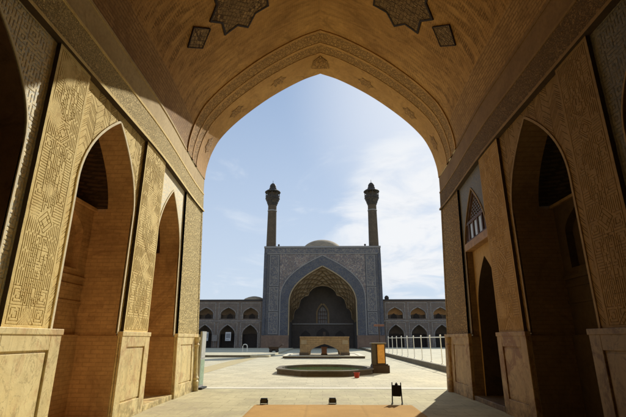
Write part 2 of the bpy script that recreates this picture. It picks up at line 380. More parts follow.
def fret_panel(mb,s,d,y0,y1,z0,z1,c,seed,depth=.016,sub=4,mask=None,border=.07,period=1.35,diam=True,B=5,flip=False):
    """carved face as a height field: real grooves"""
    w,h=y1-y0,z1-z0; nu=max(int(round((w-2*border)/c)),3); nv=max(int(round((h-2*border)/c)),3)
    cu=(w-2*border)/nu; cv=(h-2*border)/nv
    H,V=fret_bits(nu,nv,seed,B)
    bu=max(1,int(round(border/cu*sub))); bv=max(1,int(round(border/cv*sub)))
    NU,NV=nu*sub+2*bu,nv*sub+2*bv; ids={}
    def pos(i,n0,b,w0): return None
    for j in range(NV+1):
        for i in range(NU+1):
            a,b=i-bu,j-bv
            u = y0+ (border*i/bu if a<0 else border+cu*a/sub if a<=nu*sub else w-border+border*(a-nu*sub)/bu)
            v = z0+ (border*j/bv if b<0 else border+cv*b/sub if b<=nv*sub else h-border+border*(b-nv*sub)/bv)
            if mask and not mask(u,v): continue
            g=0
            if 0<=a<=nu*sub and 0<=b<=nv*sub:
                pj=int(round(period/cv))*sub; ac=nu*sub//2; aa=abs(a-ac); bq=(b+pj//2)%pj-pj//2; bb=abs(bq)
                R0=int(nu*.30)*sub; Hx=int(nu*.30)*sub; Hy=pj//2-R0; b2=pj//2-bb
                if diam and aa+bb<=R0:
                    if (aa+bb)%(sub*2)==0 or (a-b)%(sub*2)==0 and R0*.3<aa+bb<R0*.75: g=1
                elif diam and aa<=Hx and aa*.8+b2<=Hy:
                    if aa==Hx or abs(aa*.8+b2-Hy)<.6: g=1
                    else:
                        ci,cj=a//sub,b//sub; hs_=hash((ci,cj,seed))%7
                        if a%sub==0 and (hash((ci,cj//3,seed))%5): g=1
                        if b%sub==0 and (hs_<2 or cj%5==0 and hs_<5): g=1
                else:
                    ci,cj=a//sub,b//sub
                    if a%sub==0 and ((ci,min(cj,nv-1)) in V or (b%sub==0 and (ci,cj-1) in V)): g=1
                    if b%sub==0 and ((min(ci,nu-1),cj) in H or (a%sub==0 and (ci-1,cj) in H)): g=1
                if a in(0,nu*sub) or b in (0,nv*sub): g=1
            wob=mnoise.noise((u*5,v*5,seed))*.004
            wear=sm((mnoise.noise((u*2.1,v*2.1,seed+.5))+.80)/.55)*(.75+.25*mnoise.noise((u*9,v*9,seed))); g*=wear
            ids[i,j]=mb.vert((s*(d+g*depth+wob),u,v),max(g,0)*.85)
    for j in range(NV):
        for i in range(NU):
            q=[ids.get(k) for k in ((i,j),(i+1,j),(i+1,j+1),(i,j+1))]
            if None not in q: mb.f.append(q)
def herring_panel(mb,s,d,y0,y1,z0,z1,res,mask,depth=.006,c=.046):
    NU,NV=int((y1-y0)/res),int((z1-z0)/res); ids={}
    for j in range(NV+1):
        for i in range(NU+1):
            u=y0+(y1-y0)*i/NU; v=z0+(z1-z0)*j/NV
            if not mask(u,v): continue
            CW=.24; col=math.floor((u-y0)/CW); du=(u-y0)-col*CW
            k=(v+(du if col%2 else CW-du))/c
            g=1 if k%1<.24 and int(k)%5!=0 else 0
            if du<res*.8: g=1
            if math.floor(v/.4+col*.5)%3==0 and int(k)%3: g*=.15
            ids[i,j]=mb.vert((s*(d+g*depth+mnoise.noise((u*5,v*5,2))*.004),u,v),g*.75)
    for j in range(NV):
        for i in range(NU):
            q=[ids.get(k) for k in ((i,j),(i+1,j),(i+1,j+1),(i,j+1))]
            if None not in q: mb.f.append(q)

PIERS=[(-1.75,-.85),(1.95,2.85),(5.58,6.48),(9.12,10.42),(12.78,15.0)]
PEDS=[(-1.95,-.6),(1.7,3.1),(5.25,6.82),(8.92,10.40),(12.52,15.0)]
BAYS=[(-.85,1.95,.55,1.12,4.3,5.9),(2.85,5.58,4.22,1.12,4.3,5.95),(6.48,9.12,7.86,1.10,4.25,6.0),(10.42,12.78,11.55,1.02,4.15,5.78)]
DP,DB,DD=4.2,4.27,4.12        # pier face, bay face, dado face (distance from the axis)
ZD,ZC,ZF,ZV=1.72,6.2,6.9,7.5
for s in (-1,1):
    lit=s<0  # left side takes the lit material copies, right side the dim ones
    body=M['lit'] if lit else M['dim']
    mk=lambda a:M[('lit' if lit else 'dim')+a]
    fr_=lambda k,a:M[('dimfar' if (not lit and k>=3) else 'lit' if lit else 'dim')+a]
    # ---- piers
    for k,(y0,y1) in enumerate(PIERS):
        mb=MB(); dd=5.4
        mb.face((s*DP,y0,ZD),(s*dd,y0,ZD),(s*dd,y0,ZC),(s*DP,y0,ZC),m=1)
        if k<4: mb.face((s*DP,y1,ZD),(s*dd,y1,ZD),(s*dd,y1,ZC),(s*DP,y1,ZC))
        fp=[(y0,y1)]
        if k<2 or k==4: mb.face((s*(DP+.03),y0,ZD),(s*(DP+.03),y1,ZD),(s*(DP+.03),y1,ZC),(s*(DP+.03),y0,ZC))
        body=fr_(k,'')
        pier=mb.build('pier',[body,M['edge_shade']],hall,warp)
        fm=MB()
        if k in (2,): fret_panel(fm,s,DP,y0,y1,ZD,ZC,.043,11 if lit else 12,depth=.009,B=6,period=1.5,sub=5)
        elif k==3: fret_panel(fm,s,DP,y0,y1,ZD,ZC,.052,21 if lit else 22,depth=.009,sub=4,period=1.5,B=6)
        elif k==4:
            a=DP
            for (p0,p1) in ((y0,y0+.1),(y1-.12,y1)): fm.box(*sorted((s*a,s*(a+.05))),p0,p1,ZD,ZC)
            fm.box(*sorted((s*(a+.012),s*(a+.05))),y0+.1,y1-.12,ZD,ZC)
        if fm.v: fm.build('carved_panel',[body if k in(2,) else fr_(k,'carve') if k==4 else body],pier,warp)
        # dado of marble with a framed sunk panel
        p0,p1=PEDS[k]; ds=MB()
        x=lambda a,b:sorted((s*a,s*b))
        ds.box(*x(DD+.035,4.215),p0,p1,0,ZD-.03); ds.box(*x(4.215,4.4),y0-.02,y1+.02,0,ZD-.03)
        f=.27 if k!=4 else .34; zb,zt=.34,1.44
        e=p1-f if k!=4 else p1-.95
        ds.box(*x(DD,DD+.06),p0,p0+f,.0,ZD-.002); ds.box(*x(DD,DD+.06),e,p1,.0,ZD-.002)
        ds.box(*x(DD,DD+.06),p0+f,e,.0,zb); ds.box(*x(DD,DD+.06),p0+f,e,zt,ZD-.002)
        ds.box(*x(DD-.015,DD+.1),p0-.02,p1+(.02 if k<4 else -.002),ZD-.06,ZD+.03)
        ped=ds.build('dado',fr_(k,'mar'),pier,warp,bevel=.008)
        pn=MB(); pn.box(*x(DD+.02,DD+.05),p0+f+.035,e-.035,zb+.035,zt-.035); pn.build('dado_panel',fr_(k,'mar'),pier,warp,bevel=.006)
        if k==4:   # engaged corner colonnette
            cm=MB(); cx=s*(DD-.005); cy=14.42
            cm.lathe([(.13,0),(.13,.3),(.10,.34),(.135,.4),(.10,.47),(.085,.55),(.085,1.3),(.1,1.36),(.125,1.42),(.1,1.47),(.14,1.58),(.14,1.66)],cx,cy,16)
            cm.build('colonnette',fr_(k,'mar'),pier,warp,smooth=False)
            jm=MB()   # reveal of the mouth behind the colonnette
            jm.face((s*DD,15.0,0),(s*6,15.0,0),(s*6,15.0,ZD),(s*DD,15.0,ZD)); jm.build('jamb_return',fr_(k,'mar'),pier,warp)
    body=M['lit'] if lit else M['dim']
    # ---- niches
    for k,(y0,y1,uc,w,zs,za) in enumerate(BAYS):
        A=arch(uc,w,zs,za); P=lambda u,z,d=DB:(s*d,u,z); P3=lambda d,u,z:(s*d,u,z)
        nb=MB(); zl=4.42 if k!=3 else 4.12; deep=5.15
        # side walls and arch ring of the niche
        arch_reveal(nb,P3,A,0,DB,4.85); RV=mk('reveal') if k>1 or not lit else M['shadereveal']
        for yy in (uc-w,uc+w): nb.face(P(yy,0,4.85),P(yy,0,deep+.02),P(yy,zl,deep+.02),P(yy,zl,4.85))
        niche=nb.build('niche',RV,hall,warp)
        sp=MB()
        if k==2: 
            herring_panel(sp,s,DB,y0,y1,ZD,ZC,.0125,lambda u,v:abs(u-uc)>arch_hw(v,w+.012,zs,za+.012))
            sp.build('spandrel',body,niche,warp)
        elif k==1:
            fret_panel(sp,s,DB,y0,y1,ZD,ZC,.062,31 if lit else 32,depth=.007,sub=4,mask=lambda u,v:abs(u-uc)>arch_hw(v,w+.012,zs,za+.012),border=.04,diam=False,B=3)
            sp.build('spandrel',mk('mos'),niche,warp)
        else:
            arch_sheet(sp,P,y0,y1,ZD,ZC,A,ZD); sp.build('spandrel',mk('mos'),niche,warp)
        for ya,yb in ((uc+w-.05,uc+w+.12),(uc-w-.12,uc-w+.05)):
            rb=MB(); rb.box(*x(4.216,5.12),ya,yb,0,ZD-.05); rb.build('reveal_base',RV,niche,warp,bevel=.012)
        tr=MB(); arch_strip(tr,P3,A,ZD,DB+.02,DB-.018,.05 if k!=1 else .03); tr.build('arch_trim',M['trim'] if lit else M['dimtrim'],niche,warp)
        # back wall below the ledge, with stepped corbel courses and a blind arch
        bk=MB(); n0,n1=uc-w-.01,uc+w+.01
        if k==3 and not lit:
            D=arch(uc+.03,.86,2.5,3.82); arch_sheet(bk,lambda u,z:P(u,z,4.46),n0,n1,0,zl+.05,D,0); 
        else:
            D=arch(uc+.25,.55,3.75,4.2); arch_sheet(bk,lambda u,z:P(u,z,deep),n0,n1,0,zl,D,3.0); arch_reveal(bk,P3,D,3.0,deep,deep+.16)
            arch_fill(bk,lambda u,z:P(u,z,deep+.16),D,3.0); bk.face(P3(deep,D[0][0],3.0),P3(deep,D[-1][0],3.0),P3(deep+.16,D[-1][0],3.0),P3(deep+.16,D[0][0],3.0))
            for zz,dz,pr in ((2.78,.07,.05),(2.62,.06,.03),(2.3,.05,.03)): bk.box(*sorted((s*(deep-pr),s*(deep+.05))),n0,n1,zz,zz+dz)
            if k==2: bk.box(*sorted((s*(deep-.1),s*(deep+.02))),uc-.2,n1,0,1.68); 
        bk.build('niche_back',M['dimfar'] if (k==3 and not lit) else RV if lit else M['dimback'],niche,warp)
        if k==3 and not lit:
            dk=MB(); arch_reveal(dk,P3,D,0,4.46,5.5); arch_fill(dk,lambda u,z:P(u,z,5.5),D,0); dk.build('dark_doorway',M['dimback'],niche,warp)
        else:
            lg=MB(); lg.box(*sorted((s*(deep-.07),s*(deep+.6))),n0,n1,zl-.06,zl); lg.build('ledge',mk('reveal'),niche,warp)
        # half dome above the ledge, its deep shade painted into the brick
        if not (k==3 and not lit):
            hd=MB(); half=[(uc-w,zl)]+[(u,max(z,zl)) for u,z in A if z>zl]+[(uc+w,zl)]; NN=7; rings=[]
            for q in range(NN+1):
                t=q/NN*math.pi/2; sc_=math.cos(t*.97); dep=4.85+.85*math.sin(t)
                rings.append([P3(dep,uc+(u-uc)*sc_,zl+(z-zl)*sc_) for u,z in half])
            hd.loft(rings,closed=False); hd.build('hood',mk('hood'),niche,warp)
        else:
            # timber window with three panes under a lattice
            d=4.315
            wf=MB(); wf.box(*x(d-.07,d+.16),uc-w,uc+w,4.12,4.34); wf.build('window_sill',M['sill'],niche,warp,bevel=.01)
            fr=MB(); z1,z2=4.34,4.86
            for uu in (-.98,-.60,-.2,.2,.60,.98): fr.box(*x(d-.03,d+.05),uc+uu-.045,uc+uu+.045,z1,z2)
            for uu in (-.79,.79): fr.box(*x(d,d+.03),uc+uu-.2,uc+uu+.2,z1,z2)
            fr.box(*x(d-.04,d+.06),uc-.95,uc+.95,z2,z2+.08); fr.box(*x(d-.03,d+.05),uc-w,uc+w,z1-.0,z1+.06)
            A2=[(u,z) for u,z in arch(uc,w-.005,zs,za-.005)]
            arch_strip(fr,P3,[(uc+(u-uc)*.92,zs+(z-zs)*.93) for u,z in A2],z2,d+.05,d-.02,.075)
            wfr=fr.build('window_frame',M['wood'],niche,warp)
            for uu in (-.4,0,.4):
                pa=MB(); pa.box(*x(d+.01,d+.022),uc+uu-.155,uc+uu+.155,z1+.06,z2); pa.build('pane',PANE,niche,warp)
            bp=MB(); arch_fill(bp,lambda u,z:P(u,z,d+.06),[(a_,b_) for a_,b_ in arch(uc,w-.02,zs,za-.02) if b_>z2+.08],z2+.08); bp.build('lattice_glass',SMOKE,niche,warp)
            la=MB()
            for q in range(-14,15):
                for sg in (-1,1):
                    pts=[]
                    for zi in range(0,31):
                        zz=z2+.08+(za-z2-.08)*zi/30; uu=q*.17+sg*(zz-z2)
                        if abs(uu)<arch_hw(zz,w-.02,zs,za-.03)-.0: pts.append((s*(d+.02+.012*sg),uc+uu,zz))
                    if len(pts)>2: la.tube([pts[0],pts[-1]],.016,4)
            la.build('lattice',M['wood'],niche,warp)
        st=MB(); st.box(*x(4.16,5.3),uc-w-.02,uc+w+.02,0,.13 if k!=2 else .05); st.build('threshold_step',mk('mar') if k==3 else mk('reveal'),niche,warp,bevel=.01)
    # ---- frieze, bands
    fz=MB(); 
    fz.lbox(*x(DP-.06,DP+.3),-4,14.995,ZC-.012,ZC+.055,m=1); fz.lbox(*x(DP-.03,DP+.3),-4,14.995,ZF-.04,ZF+.012)
    fz.build('cornice',[body,M['edge_shade']],hall,warp)
    fz=MB(); 
    for i in range(38): 
        a,b=-4+19*i/38,-4+19*(i+1)/38
        fz.face((s*(DP-.015),a,ZC+.055),(s*(DP-.015),b,ZC+.055),(s*(DP-.015),b,ZF-.04),(s*(DP-.015),a,ZF-.04))
    fz.build('frieze',mk('frieze'),hall,warp)
    fz=MB()
    for i in range(38):
        a,b=-4+19*i/38,-4+19*(i+1)/38
        fz.face((s*(DP-.002),a,ZF),(s*(DP-.002),b,ZF),(s*(DP-.002),b,ZV),(s*(DP-.002),a,ZV))
    fz.lbox(*x(DP-.025,DP+.1),-4,12.3,ZV-.03,ZV+.03)
    fz.build('smooth_band',M['litband'] if lit else M['dimband'],hall,warp)
    # rear wall closing each side behind the viewer
    rw=MB(); rw.face((s*DP,-4,0),(s*DP,PIERS[0][0],0),(s*DP,PIERS[0][0],ZC),(s*DP,-4,ZC)); rw.build('side_wall',body,hall,warp)

# ---- vault
YR=[-4,-2,0,1.5,3,4.5,6,7,8,9,9.5,10,10.5,11,11.5,12,12.45]
for name,s0,s1,mat in (('vault_haunch',0,1.0,'vaultband'),('vault',1.0,99,'vault')):
    mb=MB()
    ss=[t for t in [i*.12 for i in range(60)] if s0-1e-6<=t<=min(s1,SL[-1])]
    if s1>9: ss.append(SL[-1])
    if s1<9 and ss[-1]<s1: ss.append(s1)
    elif ss[0]>s0: ss.insert(0,s0)
    for side in (-1,1):
        b=len(mb.v)
        for sv in ss:
            for y in YR:
                p,n=vpt(sv); mb.vert((side*p[0],y,p[1]),0,(y,sv))
        for i in range(len(ss)-1):
            for j in range(len(YR)-1):
                a=b+i*len(YR)+j; mb.f.append([a,a+1,a+len(YR)+1,a+len(YR)])
    mb.build(name,M[mat],hall,warp,smooth=True)
# front arch: stepped ribs then a plain soffit
def rib(name,y0,y1,off,mat,s0=0.0,smooth=True):
    mb=MB(); ys=[y0+(y1-y0)*i/4 for i in range(5)]
    ss=[s0+(SL[-1]-s0)*i/56 for i in range(57)]
    for side in (-1,1):
        b=len(mb.v)
        for sv in ss:
            for y in ys:
                q=vp(side,sv,y,off); 
                if sv==ss[-1]: q=(0,y,12.25-off*1.1)
                mb.vert(q,0,(y,sv))
        n=5
        for i in range(len(ss)-1):
            for j in range(n-1):
                a=b+i*n+j; mb.f.append([a,a+1,a+n+1,a+n])
        # little returns
        for y in (y0,y1):
            b2=len(mb.v)
            for sv in ss:
                q=vp(side,sv,y,off); q2=vp(side,sv,y,off-.07)
                if sv==ss[-1]: q=(0,y,12.25-off*1.1); q2=(0,y,12.25-off*1.1+.07)
                mb.vert(q); mb.vert(q2)
            for i in range(len(ss)-1): mb.f.append([b2+2*i,b2+2*i+1,b2+2*i+3,b2+2*i+2])
    return mb.build(name,mat,hall,warp)
rib('arch_rib',12.42,12.52,.035,M['soffit'])
rib('arch_rib',12.52,13.06,.025,M['rib'])
rib('arch_rib',13.06,13.18,.04,M['soffit'])
rib('arch_rib',13.18,13.64,.03,M['rib'])
rib('arch_rib',13.64,13.76,.045,M['soffit'])
rib('arch_soffit',13.76,15.02,.02,M['soffit'])
# small carved lozenges on the soffit
for side,sv,y in ((1,6.25,14.2),(-1,6.25,14.2),(-1,4.9,14.3),(1,4.75,14.35),(-1,2.9,14.35),(1,2.7,14.35),(-1,1.2,14.4),(1,1.2,14.4)):
    mb=MB(); pts=[]
    if sv>6: 
        if side<0: continue
        for a,b in ((0,.3),(.25,.12),(.34,-.3),(-.34,-.3),(-.25,.12)): pts.append((a,14.15-b,12.25-.05-abs(a)*.42))
    else:
        for q in range(12):
            t=q*math.pi/6; r=(.36 if q%2==0 else .24); pts.append(vp(side,sv+r*math.cos(t),y+r*.75*math.sin(t),.032))
    c=tuple(sum(p[i] for p in pts)/len(pts) for i in range(3))
    for i in range(len(pts)): mb.face(c,pts[i],pts[(i+1)%len(pts)])
    mb.build('soffit_rosette',M['rosette'],hall,warp)
# medallions on the vault
def medallion(side,poly,name):
    n=len(poly); cs=sum(p[0] for p in poly)/n; cy=sum(p[1] for p in poly)/n
    rim=MB(); fc=MB()
    def dense(po,k=6):
        L=[]
        for a,b in zip(po,po[1:]+po[:1]):
            for j in range(k): L.append((a[0]+(b[0]-a[0])*j/k,a[1]+(b[1]-a[1])*j/k))
        return L
    inner=[(cs+(a-cs)*.93,cy+(b-cy)*.93) for a,b in poly]
    O,I=dense(poly),dense(inner)
    m=len(O)
    for i in range(m):
        j=(i+1)%m
        rim.face(vp(side,*O[i],.045),vp(side,*O[j],.045),vp(side,*I[j],.045),vp(side,*I[i],.045))
        rim.face(vp(side,*O[i],.045),vp(side,*O[j],.045),vp(side,*O[j],-.02),vp(side,*O[i],-.02))
    K=8
    for i in range(m):
        j=(i+1)%m
        for q in range(K):
            f0,f1=q/K,(q+1)/K
            L=[(cs+(I[a][0]-cs)*f,cy+(I[a][1]-cy)*f) for a,f in ((i,f0),(j,f0),(j,f1),(i,f1))]
            fc.face(*[vp(side,*p,.03) for p in L])
    r=rim.build(name,M['medal_rim'],hall,warp); fc.build('medallion_face',M['medal'],r,warp)
for side,sc0 in ((-1,4.06),(1,4.0)):
    star=[]
    for q in range(16):
        t=q*math.pi/8; r=1.19 if q%2==0 else .905
        star.append((sc0+r*math.cos(t),9.5+r*math.sin(t)))
    medallion(side,star,'star_medallion')
    d=sc0-4.06
    medallion(side,[(2.36+d,9.24),(2.84+d,9.74),(2.38+d,10.14),(1.93+d,9.65)],'diamond_medallion')
# closing walls: facade around the mouth, rear wall
mouth=[(4.2,0)]+[(4.2,7.0)]+PROF
fw=MB()
for side in (-1,1):
    for a,b in zip(mouth,mouth[1:]):
        A_,B_=warp((side*a[0],15.02,a[1])),warp((side*b[0],15.02,b[1]))
        if abs(a[0]-b[0])<1e-6 or a[1]<7.4:
            fw.face(A_,B_,(side*13,15.02,b[1]),(side*13,15.02,a[1]))
        else:
            fw.face(A_,B_,(side*13*1,15.02,b[1]),(side*13,15.02,a[1]))
fw.face((-13,15.02,12.25),(13,15.02,12.25),(13,15.02,17),(-13,15.02,17))
fw.build('facade_wall',M['lit'],hall)
bw=MB(); bw.face((-6,-4.0,0),(6,-4.0,0),(6,-4.0,13),(-6,-4.0,13)); bw.build('rear_wall',M['dim'],hall)

# ------------------------------------------------------------------ ground
M['court']=brick('court_paving',(.64,.575,.405),(.53,.475,.325),(.40,.355,.24),.62,.42,uv=False,axes=(0,1),bump=.3,mort=.014,stain=(.5,.45,.32))
M['floor']=brick('hall_floor_slabs',(.62,.55,.325),(.52,.455,.265),(.38,.33,.185),.72,.46,uv=False,axes=(0,1),bump=.25,mort=.012,stain=(.42,.35,.23))
M['kerb']=stone('pale_kerb_stone',(.82,.76,.6),(.74,.67,.52),2,.15)
M['kerbdark']=stone('shade_dark_kerb_stone',(.2,.165,.11),(.14,.115,.075),2,.2)  # dark tone paints the shade of the unlit kerb faces
M['strip']=stone('ochre_paving_strip',(.55,.45,.24),(.47,.38,.2),1.5,.2)
mb=MB(); mb.face((-900,-500,0),(900,-500,0),(900,1600,0),(-900,1600,0)); struct(mb.build('courtyard_ground',M['court']))
mb=MB(); mb.face((-6,-4.5,.005),(6,-4.5,.005),(6,15.12,.005),(-6,15.12,.005)); struct(mb.build('hall_floor',M['floor']))
mb=MB(); mb.face((-6,15.12,.012),(6,15.12,.012),(6,15.58,.012),(-6,15.58,.012)); struct(mb.build('threshold_kerb',M['kerb']))
mb=MB(); mb.face((-7.0,15.42,.006),(-5.75,15.42,.006),(-5.75,41,.006),(-7.0,41,.006)); struct(mb.build('paving_strip',M['strip']))
mb=MB(); mb.box(-60,-4.9,40.5,74.3,0,.16); mb.box(-6.6,-4.85,40.35,41.6,0,.19); struct(mb.build('raised_pavement',[M['court']],bevel=.02))
mb=MB(); mb.box(-60,-6.6,40.3,40.5,0,.19); struct(mb.build('pavement_kerb',M['kerbdark'],bevel=.02))
mb=MB(); mb.box(6.42,60,19,74.3,0,.26); struct(mb.build('raised_terrace',M['court']))
mb=MB(); mb.box(6.2,6.42,18.95,74.3,0,.29); struct(mb.build('terrace_kerb',M['kerbdark'],bevel=.02))

# ------------------------------------------------------------------ the portal across the court
YF=74.0; CX=.15
blue=(.075,.088,.135); blue2=(.052,.064,.105)
M['tile']=mosaic('blue_grey_tilework',[(0.127,0.127,0.143),(0.094,0.098,0.123),(0.152,0.146,0.148),(0.078,0.084,0.111),(0.172,0.152,0.131)],11,(0.086,0.087,0.098),bump=.1)
M['tileband']=mosaic('navy_tile_border',[(.092,.099,.125),(.07,.076,.105),(.11,.112,.128),(.155,.145,.13)],9,(.072,.076,.096),bump=.1)
M['spandrel']=mosaic('mottled_spandrel_tile',[(0.279,0.230,0.205),(0.197,0.164,0.164),(0.139,0.131,0.152),(0.344,0.303,0.262),(0.230,0.172,0.152)],5.5,(0.131,0.119,0.119),bump=.1)
M['script']=mosaic('inscription_tile',[(0.255,0.230,0.200),(0.111,0.115,0.140),(0.221,0.200,0.183),(0.098,0.102,0.132),(0.187,0.166,0.153)],7.5,(0.106,0.106,0.119),bump=.1)
M['tan']=stone('golden_niche_plaster',(0.296,0.218,0.129),(0.242,0.176,0.098),.5,.3,fine=4,stain=(0.172,0.121,0.070))
M['tanb']=stone('brown_niche_plaster',(0.270,0.194,0.113),(0.216,0.153,0.086),.5,.3,fine=4,stain=(0.153,0.108,0.063))
M['tanrim']=stone('pale_niche_ribs',(0.357,0.281,0.178),(0.289,0.221,0.136),.6,.3)
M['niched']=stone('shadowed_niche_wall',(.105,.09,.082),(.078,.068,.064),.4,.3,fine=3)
M['dado2']=stone('reddish_marble_blocks',(.24,.155,.11),(.17,.115,.09),.6,.2,fine=3,stain=(.19,.14,.1))
M['pale']=plain('pale_moulding',(0.288,0.280,0.280),.7)
M['gal']=brick('gallery_brick',(0.203,0.160,0.133),(0.162,0.131,0.112),(0.126,0.106,0.093),1.2,.35,uv=False,axes=(0,2),bump=.2)
M['galrim']=mosaic('gallery_tile_rims',[(.27,.24,.21),(.2,.195,.21),(.38,.33,.27)],7,(.17,.16,.16))
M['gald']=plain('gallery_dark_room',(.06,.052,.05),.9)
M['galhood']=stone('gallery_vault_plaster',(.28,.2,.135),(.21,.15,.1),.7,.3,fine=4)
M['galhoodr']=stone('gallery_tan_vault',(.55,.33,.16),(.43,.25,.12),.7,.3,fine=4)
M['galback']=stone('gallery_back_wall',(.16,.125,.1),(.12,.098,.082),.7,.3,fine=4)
M['minar']=brick('minaret_brick',(0.132,0.099,0.066),(0.102,0.077,0.053),(0.069,0.056,0.043),.5,.3,uv=False,axes=(0,2),bump=.3)
M['minard']=mosaic('minaret_tile',[(0.056,0.046,0.038),(0.038,0.034,0.032),(0.075,0.060,0.041)],4,(0.030,0.026,0.024))
M['domeb']=brick('dome_brick',(.46,.355,.235),(.36,.28,.185),(.24,.19,.13),.45,.22,uv=False,axes=(0,2),bump=.3)

portal=empty('portal_building','tall blue tiled portal building with a pointed golden niche between two minarets','building')
X=lambda v:CX+v
HW,HT=10.45,17.5
OA=arch(CX,5.75,7.6,13.9,2.2,20); BA=arch(CX,7.35,8.2,15.85,2.3,20)
# rear mass behind the facade
mb=MB()
Pf=lambda u,z:(u,YF,z)
arch_sheet(mb,Pf,X(-HW),X(HW),0,HT,OA,0)
for sgn in (-1,1): mb.face((X(sgn*HW),YF,0),(X(sgn*HW),YF+9,0),(X(sgn*HW),YF+9,HT),(X(sgn*HW),YF,HT))
mb.face((X(-HW),YF,HT),(X(HW),YF,HT),(X(HW),YF+9,HT),(X(-HW),YF+9,HT)); mb.face((X(-HW),YF+9,0),(X(HW),YF+9,0),(X(HW),YF+9,HT),(X(-HW),YF+9,HT))
wall=mb.build('facade_wall',M['tile'],portal)
Pd=lambda d,u,z:(u,YF-d,z)
# spandrel field, arch border
mb=MB(); arch_sheet(mb,lambda u,z:(u,YF-.03,z),X(-7.55),X(7.55),8.2,16.15,BA,8.2); mb.build('spandrel',M['spandrel'],wall)
mb=MB()
n=len(OA); n2=len(BA)
def at_frac(L,f):
    d=[0]
    for a,b in zip(L,L[1:]): d.append(d[-1]+math.hypot(a[0]-b[0],a[1]-b[1]))
    t=f*d[-1]
    for k in range(len(L)-1):
        if d[k+1]>=t-1e-9:
            q=(t-d[k])/((d[k+1]-d[k]) or 1); return (L[k][0]+q*(L[k+1][0]-L[k][0]),L[k][1]+q*(L[k+1][1]-L[k][1]))
    return L[-1]
def resamp(L,m): return [at_frac(L,i/m) for i in range(m+1)]
OL=resamp([(X(-5.75),2.2)]+OA+[(X(5.75),2.2)],60); BL=resamp([(X(-7.35),2.2)]+BA+[(X(7.35),2.2)],60)
for k in range(60):
    mb.face((OL[k][0],YF-.06,OL[k][1]),(OL[k+1][0],YF-.06,OL[k+1][1]),(BL[k+1][0],YF-.06,BL[k+1][1]),(BL[k][0],YF-.06,BL[k][1]))
mb.build('arch_border',M['tileband'],wall)
def outline(L,y,w,depth,name,mat,par,off=0):
    mb=MB()
    for k in range(len(L)-1):
        a,b=L[k],L[k+1]; du,dz=b[0]-a[0],b[1]-a[1]; l=math.hypot(du,dz) or 1; nx,nz=-dz/l*w,du/l*w
        A_,B_,C_,D_=(a[0],a[1]),(b[0],b[1]),(b[0]+nx,b[1]+nz),(a[0]+nx,a[1]+nz)
        mb.face(*[(p[0],y-depth,p[1]) for p in (A_,B_,C_,D_)])
        mb.face((A_[0],y-depth,A_[1]),(B_[0],y-depth,B_[1]),(B_[0],y,B_[1]),(A_[0],y,A_[1])); mb.face((D_[0],y-depth,D_[1]),(C_[0],y-depth,C_[1]),(C_[0],y,C_[1]),(D_[0],y,D_[1]))
    return mb.build(name,mat,par)
outline(BL,YF,.16,.12,'arch_moulding',M['pale'],wall); outline(OL,YF,.2,.14,'arch_moulding',M['tanrim'],wall)
mb=MB(); mb.box(X(-HW+.25),X(HW-.25),YF-.08,YF,16.35,17.2); mb.build('inscription_band',M['script'],portal)
mb=MB(); mb.box(X(-HW-.05),X(HW+.05),YF-.14,YF+.5,17.3,17.62); mb.box(X(-HW+.1),X(HW-.1),YF-.12,YF,16.18,16.32); mb.build('cornice',M['pale'],portal)
for sgn in (-1,1):
    for (z0,z1) in ((2.5,5.9),(6.3,10.2),(10.6,15.9)):
        a,b=sorted((X(sgn*7.85),X(sgn*9.25)))
        pm=MB(); pm.box(a,b,YF-.07,YF,z0,z1); pp=pm.build('tall_panel',M['script'],portal)
        fm=MB()
        for q in ((a-.1,a,z0-.1,z1+.1),(b,b+.1,z0-.1,z1+.1),(a,b,z1,z1+.1),(a,b,z0-.1,z0)): fm.box(q[0],q[1],YF-.12,YF,q[2],q[3])
        fm.build('panel_frame',M['pale'],pp)
    a,b=sorted((X(sgn*9.55),X(sgn*HW))); 
    pm=MB(); pm.lathe([(.3,2.2),(.3,16.3)],X(sgn*(HW-.28)),YF+.02,12); pm.build('corner_column',M['tileband'],portal)
    a,b=sorted((X(sgn*5.8),X(sgn*(HW+.06))))
    pm=MB(); pm.box(a,b,YF-.18,YF+.3,0,2.2); dd=pm.build('dado',M['dado2'],portal,bevel=.03)
    for q in range(4):
        xx=a+.35+q*(b-a-.5)/4; pm=MB(); pm.box(xx,xx+.85,YF-.21,YF-.1,.35,1.85); pm.build('dado_panel',M['dado2'],dd)
# stepped golden half vault
innerR=[(0,10.85),(.9,10.75),(1.75,10.35),(2.35,9.75),(2.55,9.1),(3.3,8.95),(3.95,8.35),(4.2,7.5),(4.3,6.9),(4.75,6.75),(5.1,6.1),(5.2,5.0),(5.5,4.8),(5.6,4.4)]
IL=[(X(-a),b) for a,b in reversed(innerR)]+[(X(a),b) for a,b in innerR[1:]]
NM=96
OLv=resamp([(X(-5.7),4.4)]+OA+[(X(5.7),4.4)],NM); ILv=resamp(IL,NM)
mb=MB(); TI=7; CELLS=16
def tier(k):
    f=k/TI; L=[]
    for i in range(NM+1):
        a,b=OLv[i],ILv[i]; ph=(i/NM*CELLS+.5*(k%2))%1; tri=1-abs(ph*2-1)
        g=f+((tri-.45)*.10 if 0<k<TI else 0); g=min(max(g,0),1)
        L.append((a[0]+(b[0]-a[0])*g,a[1]+(b[1]-a[1])*g))
    return L
prev=tier(0); y=YF-.02
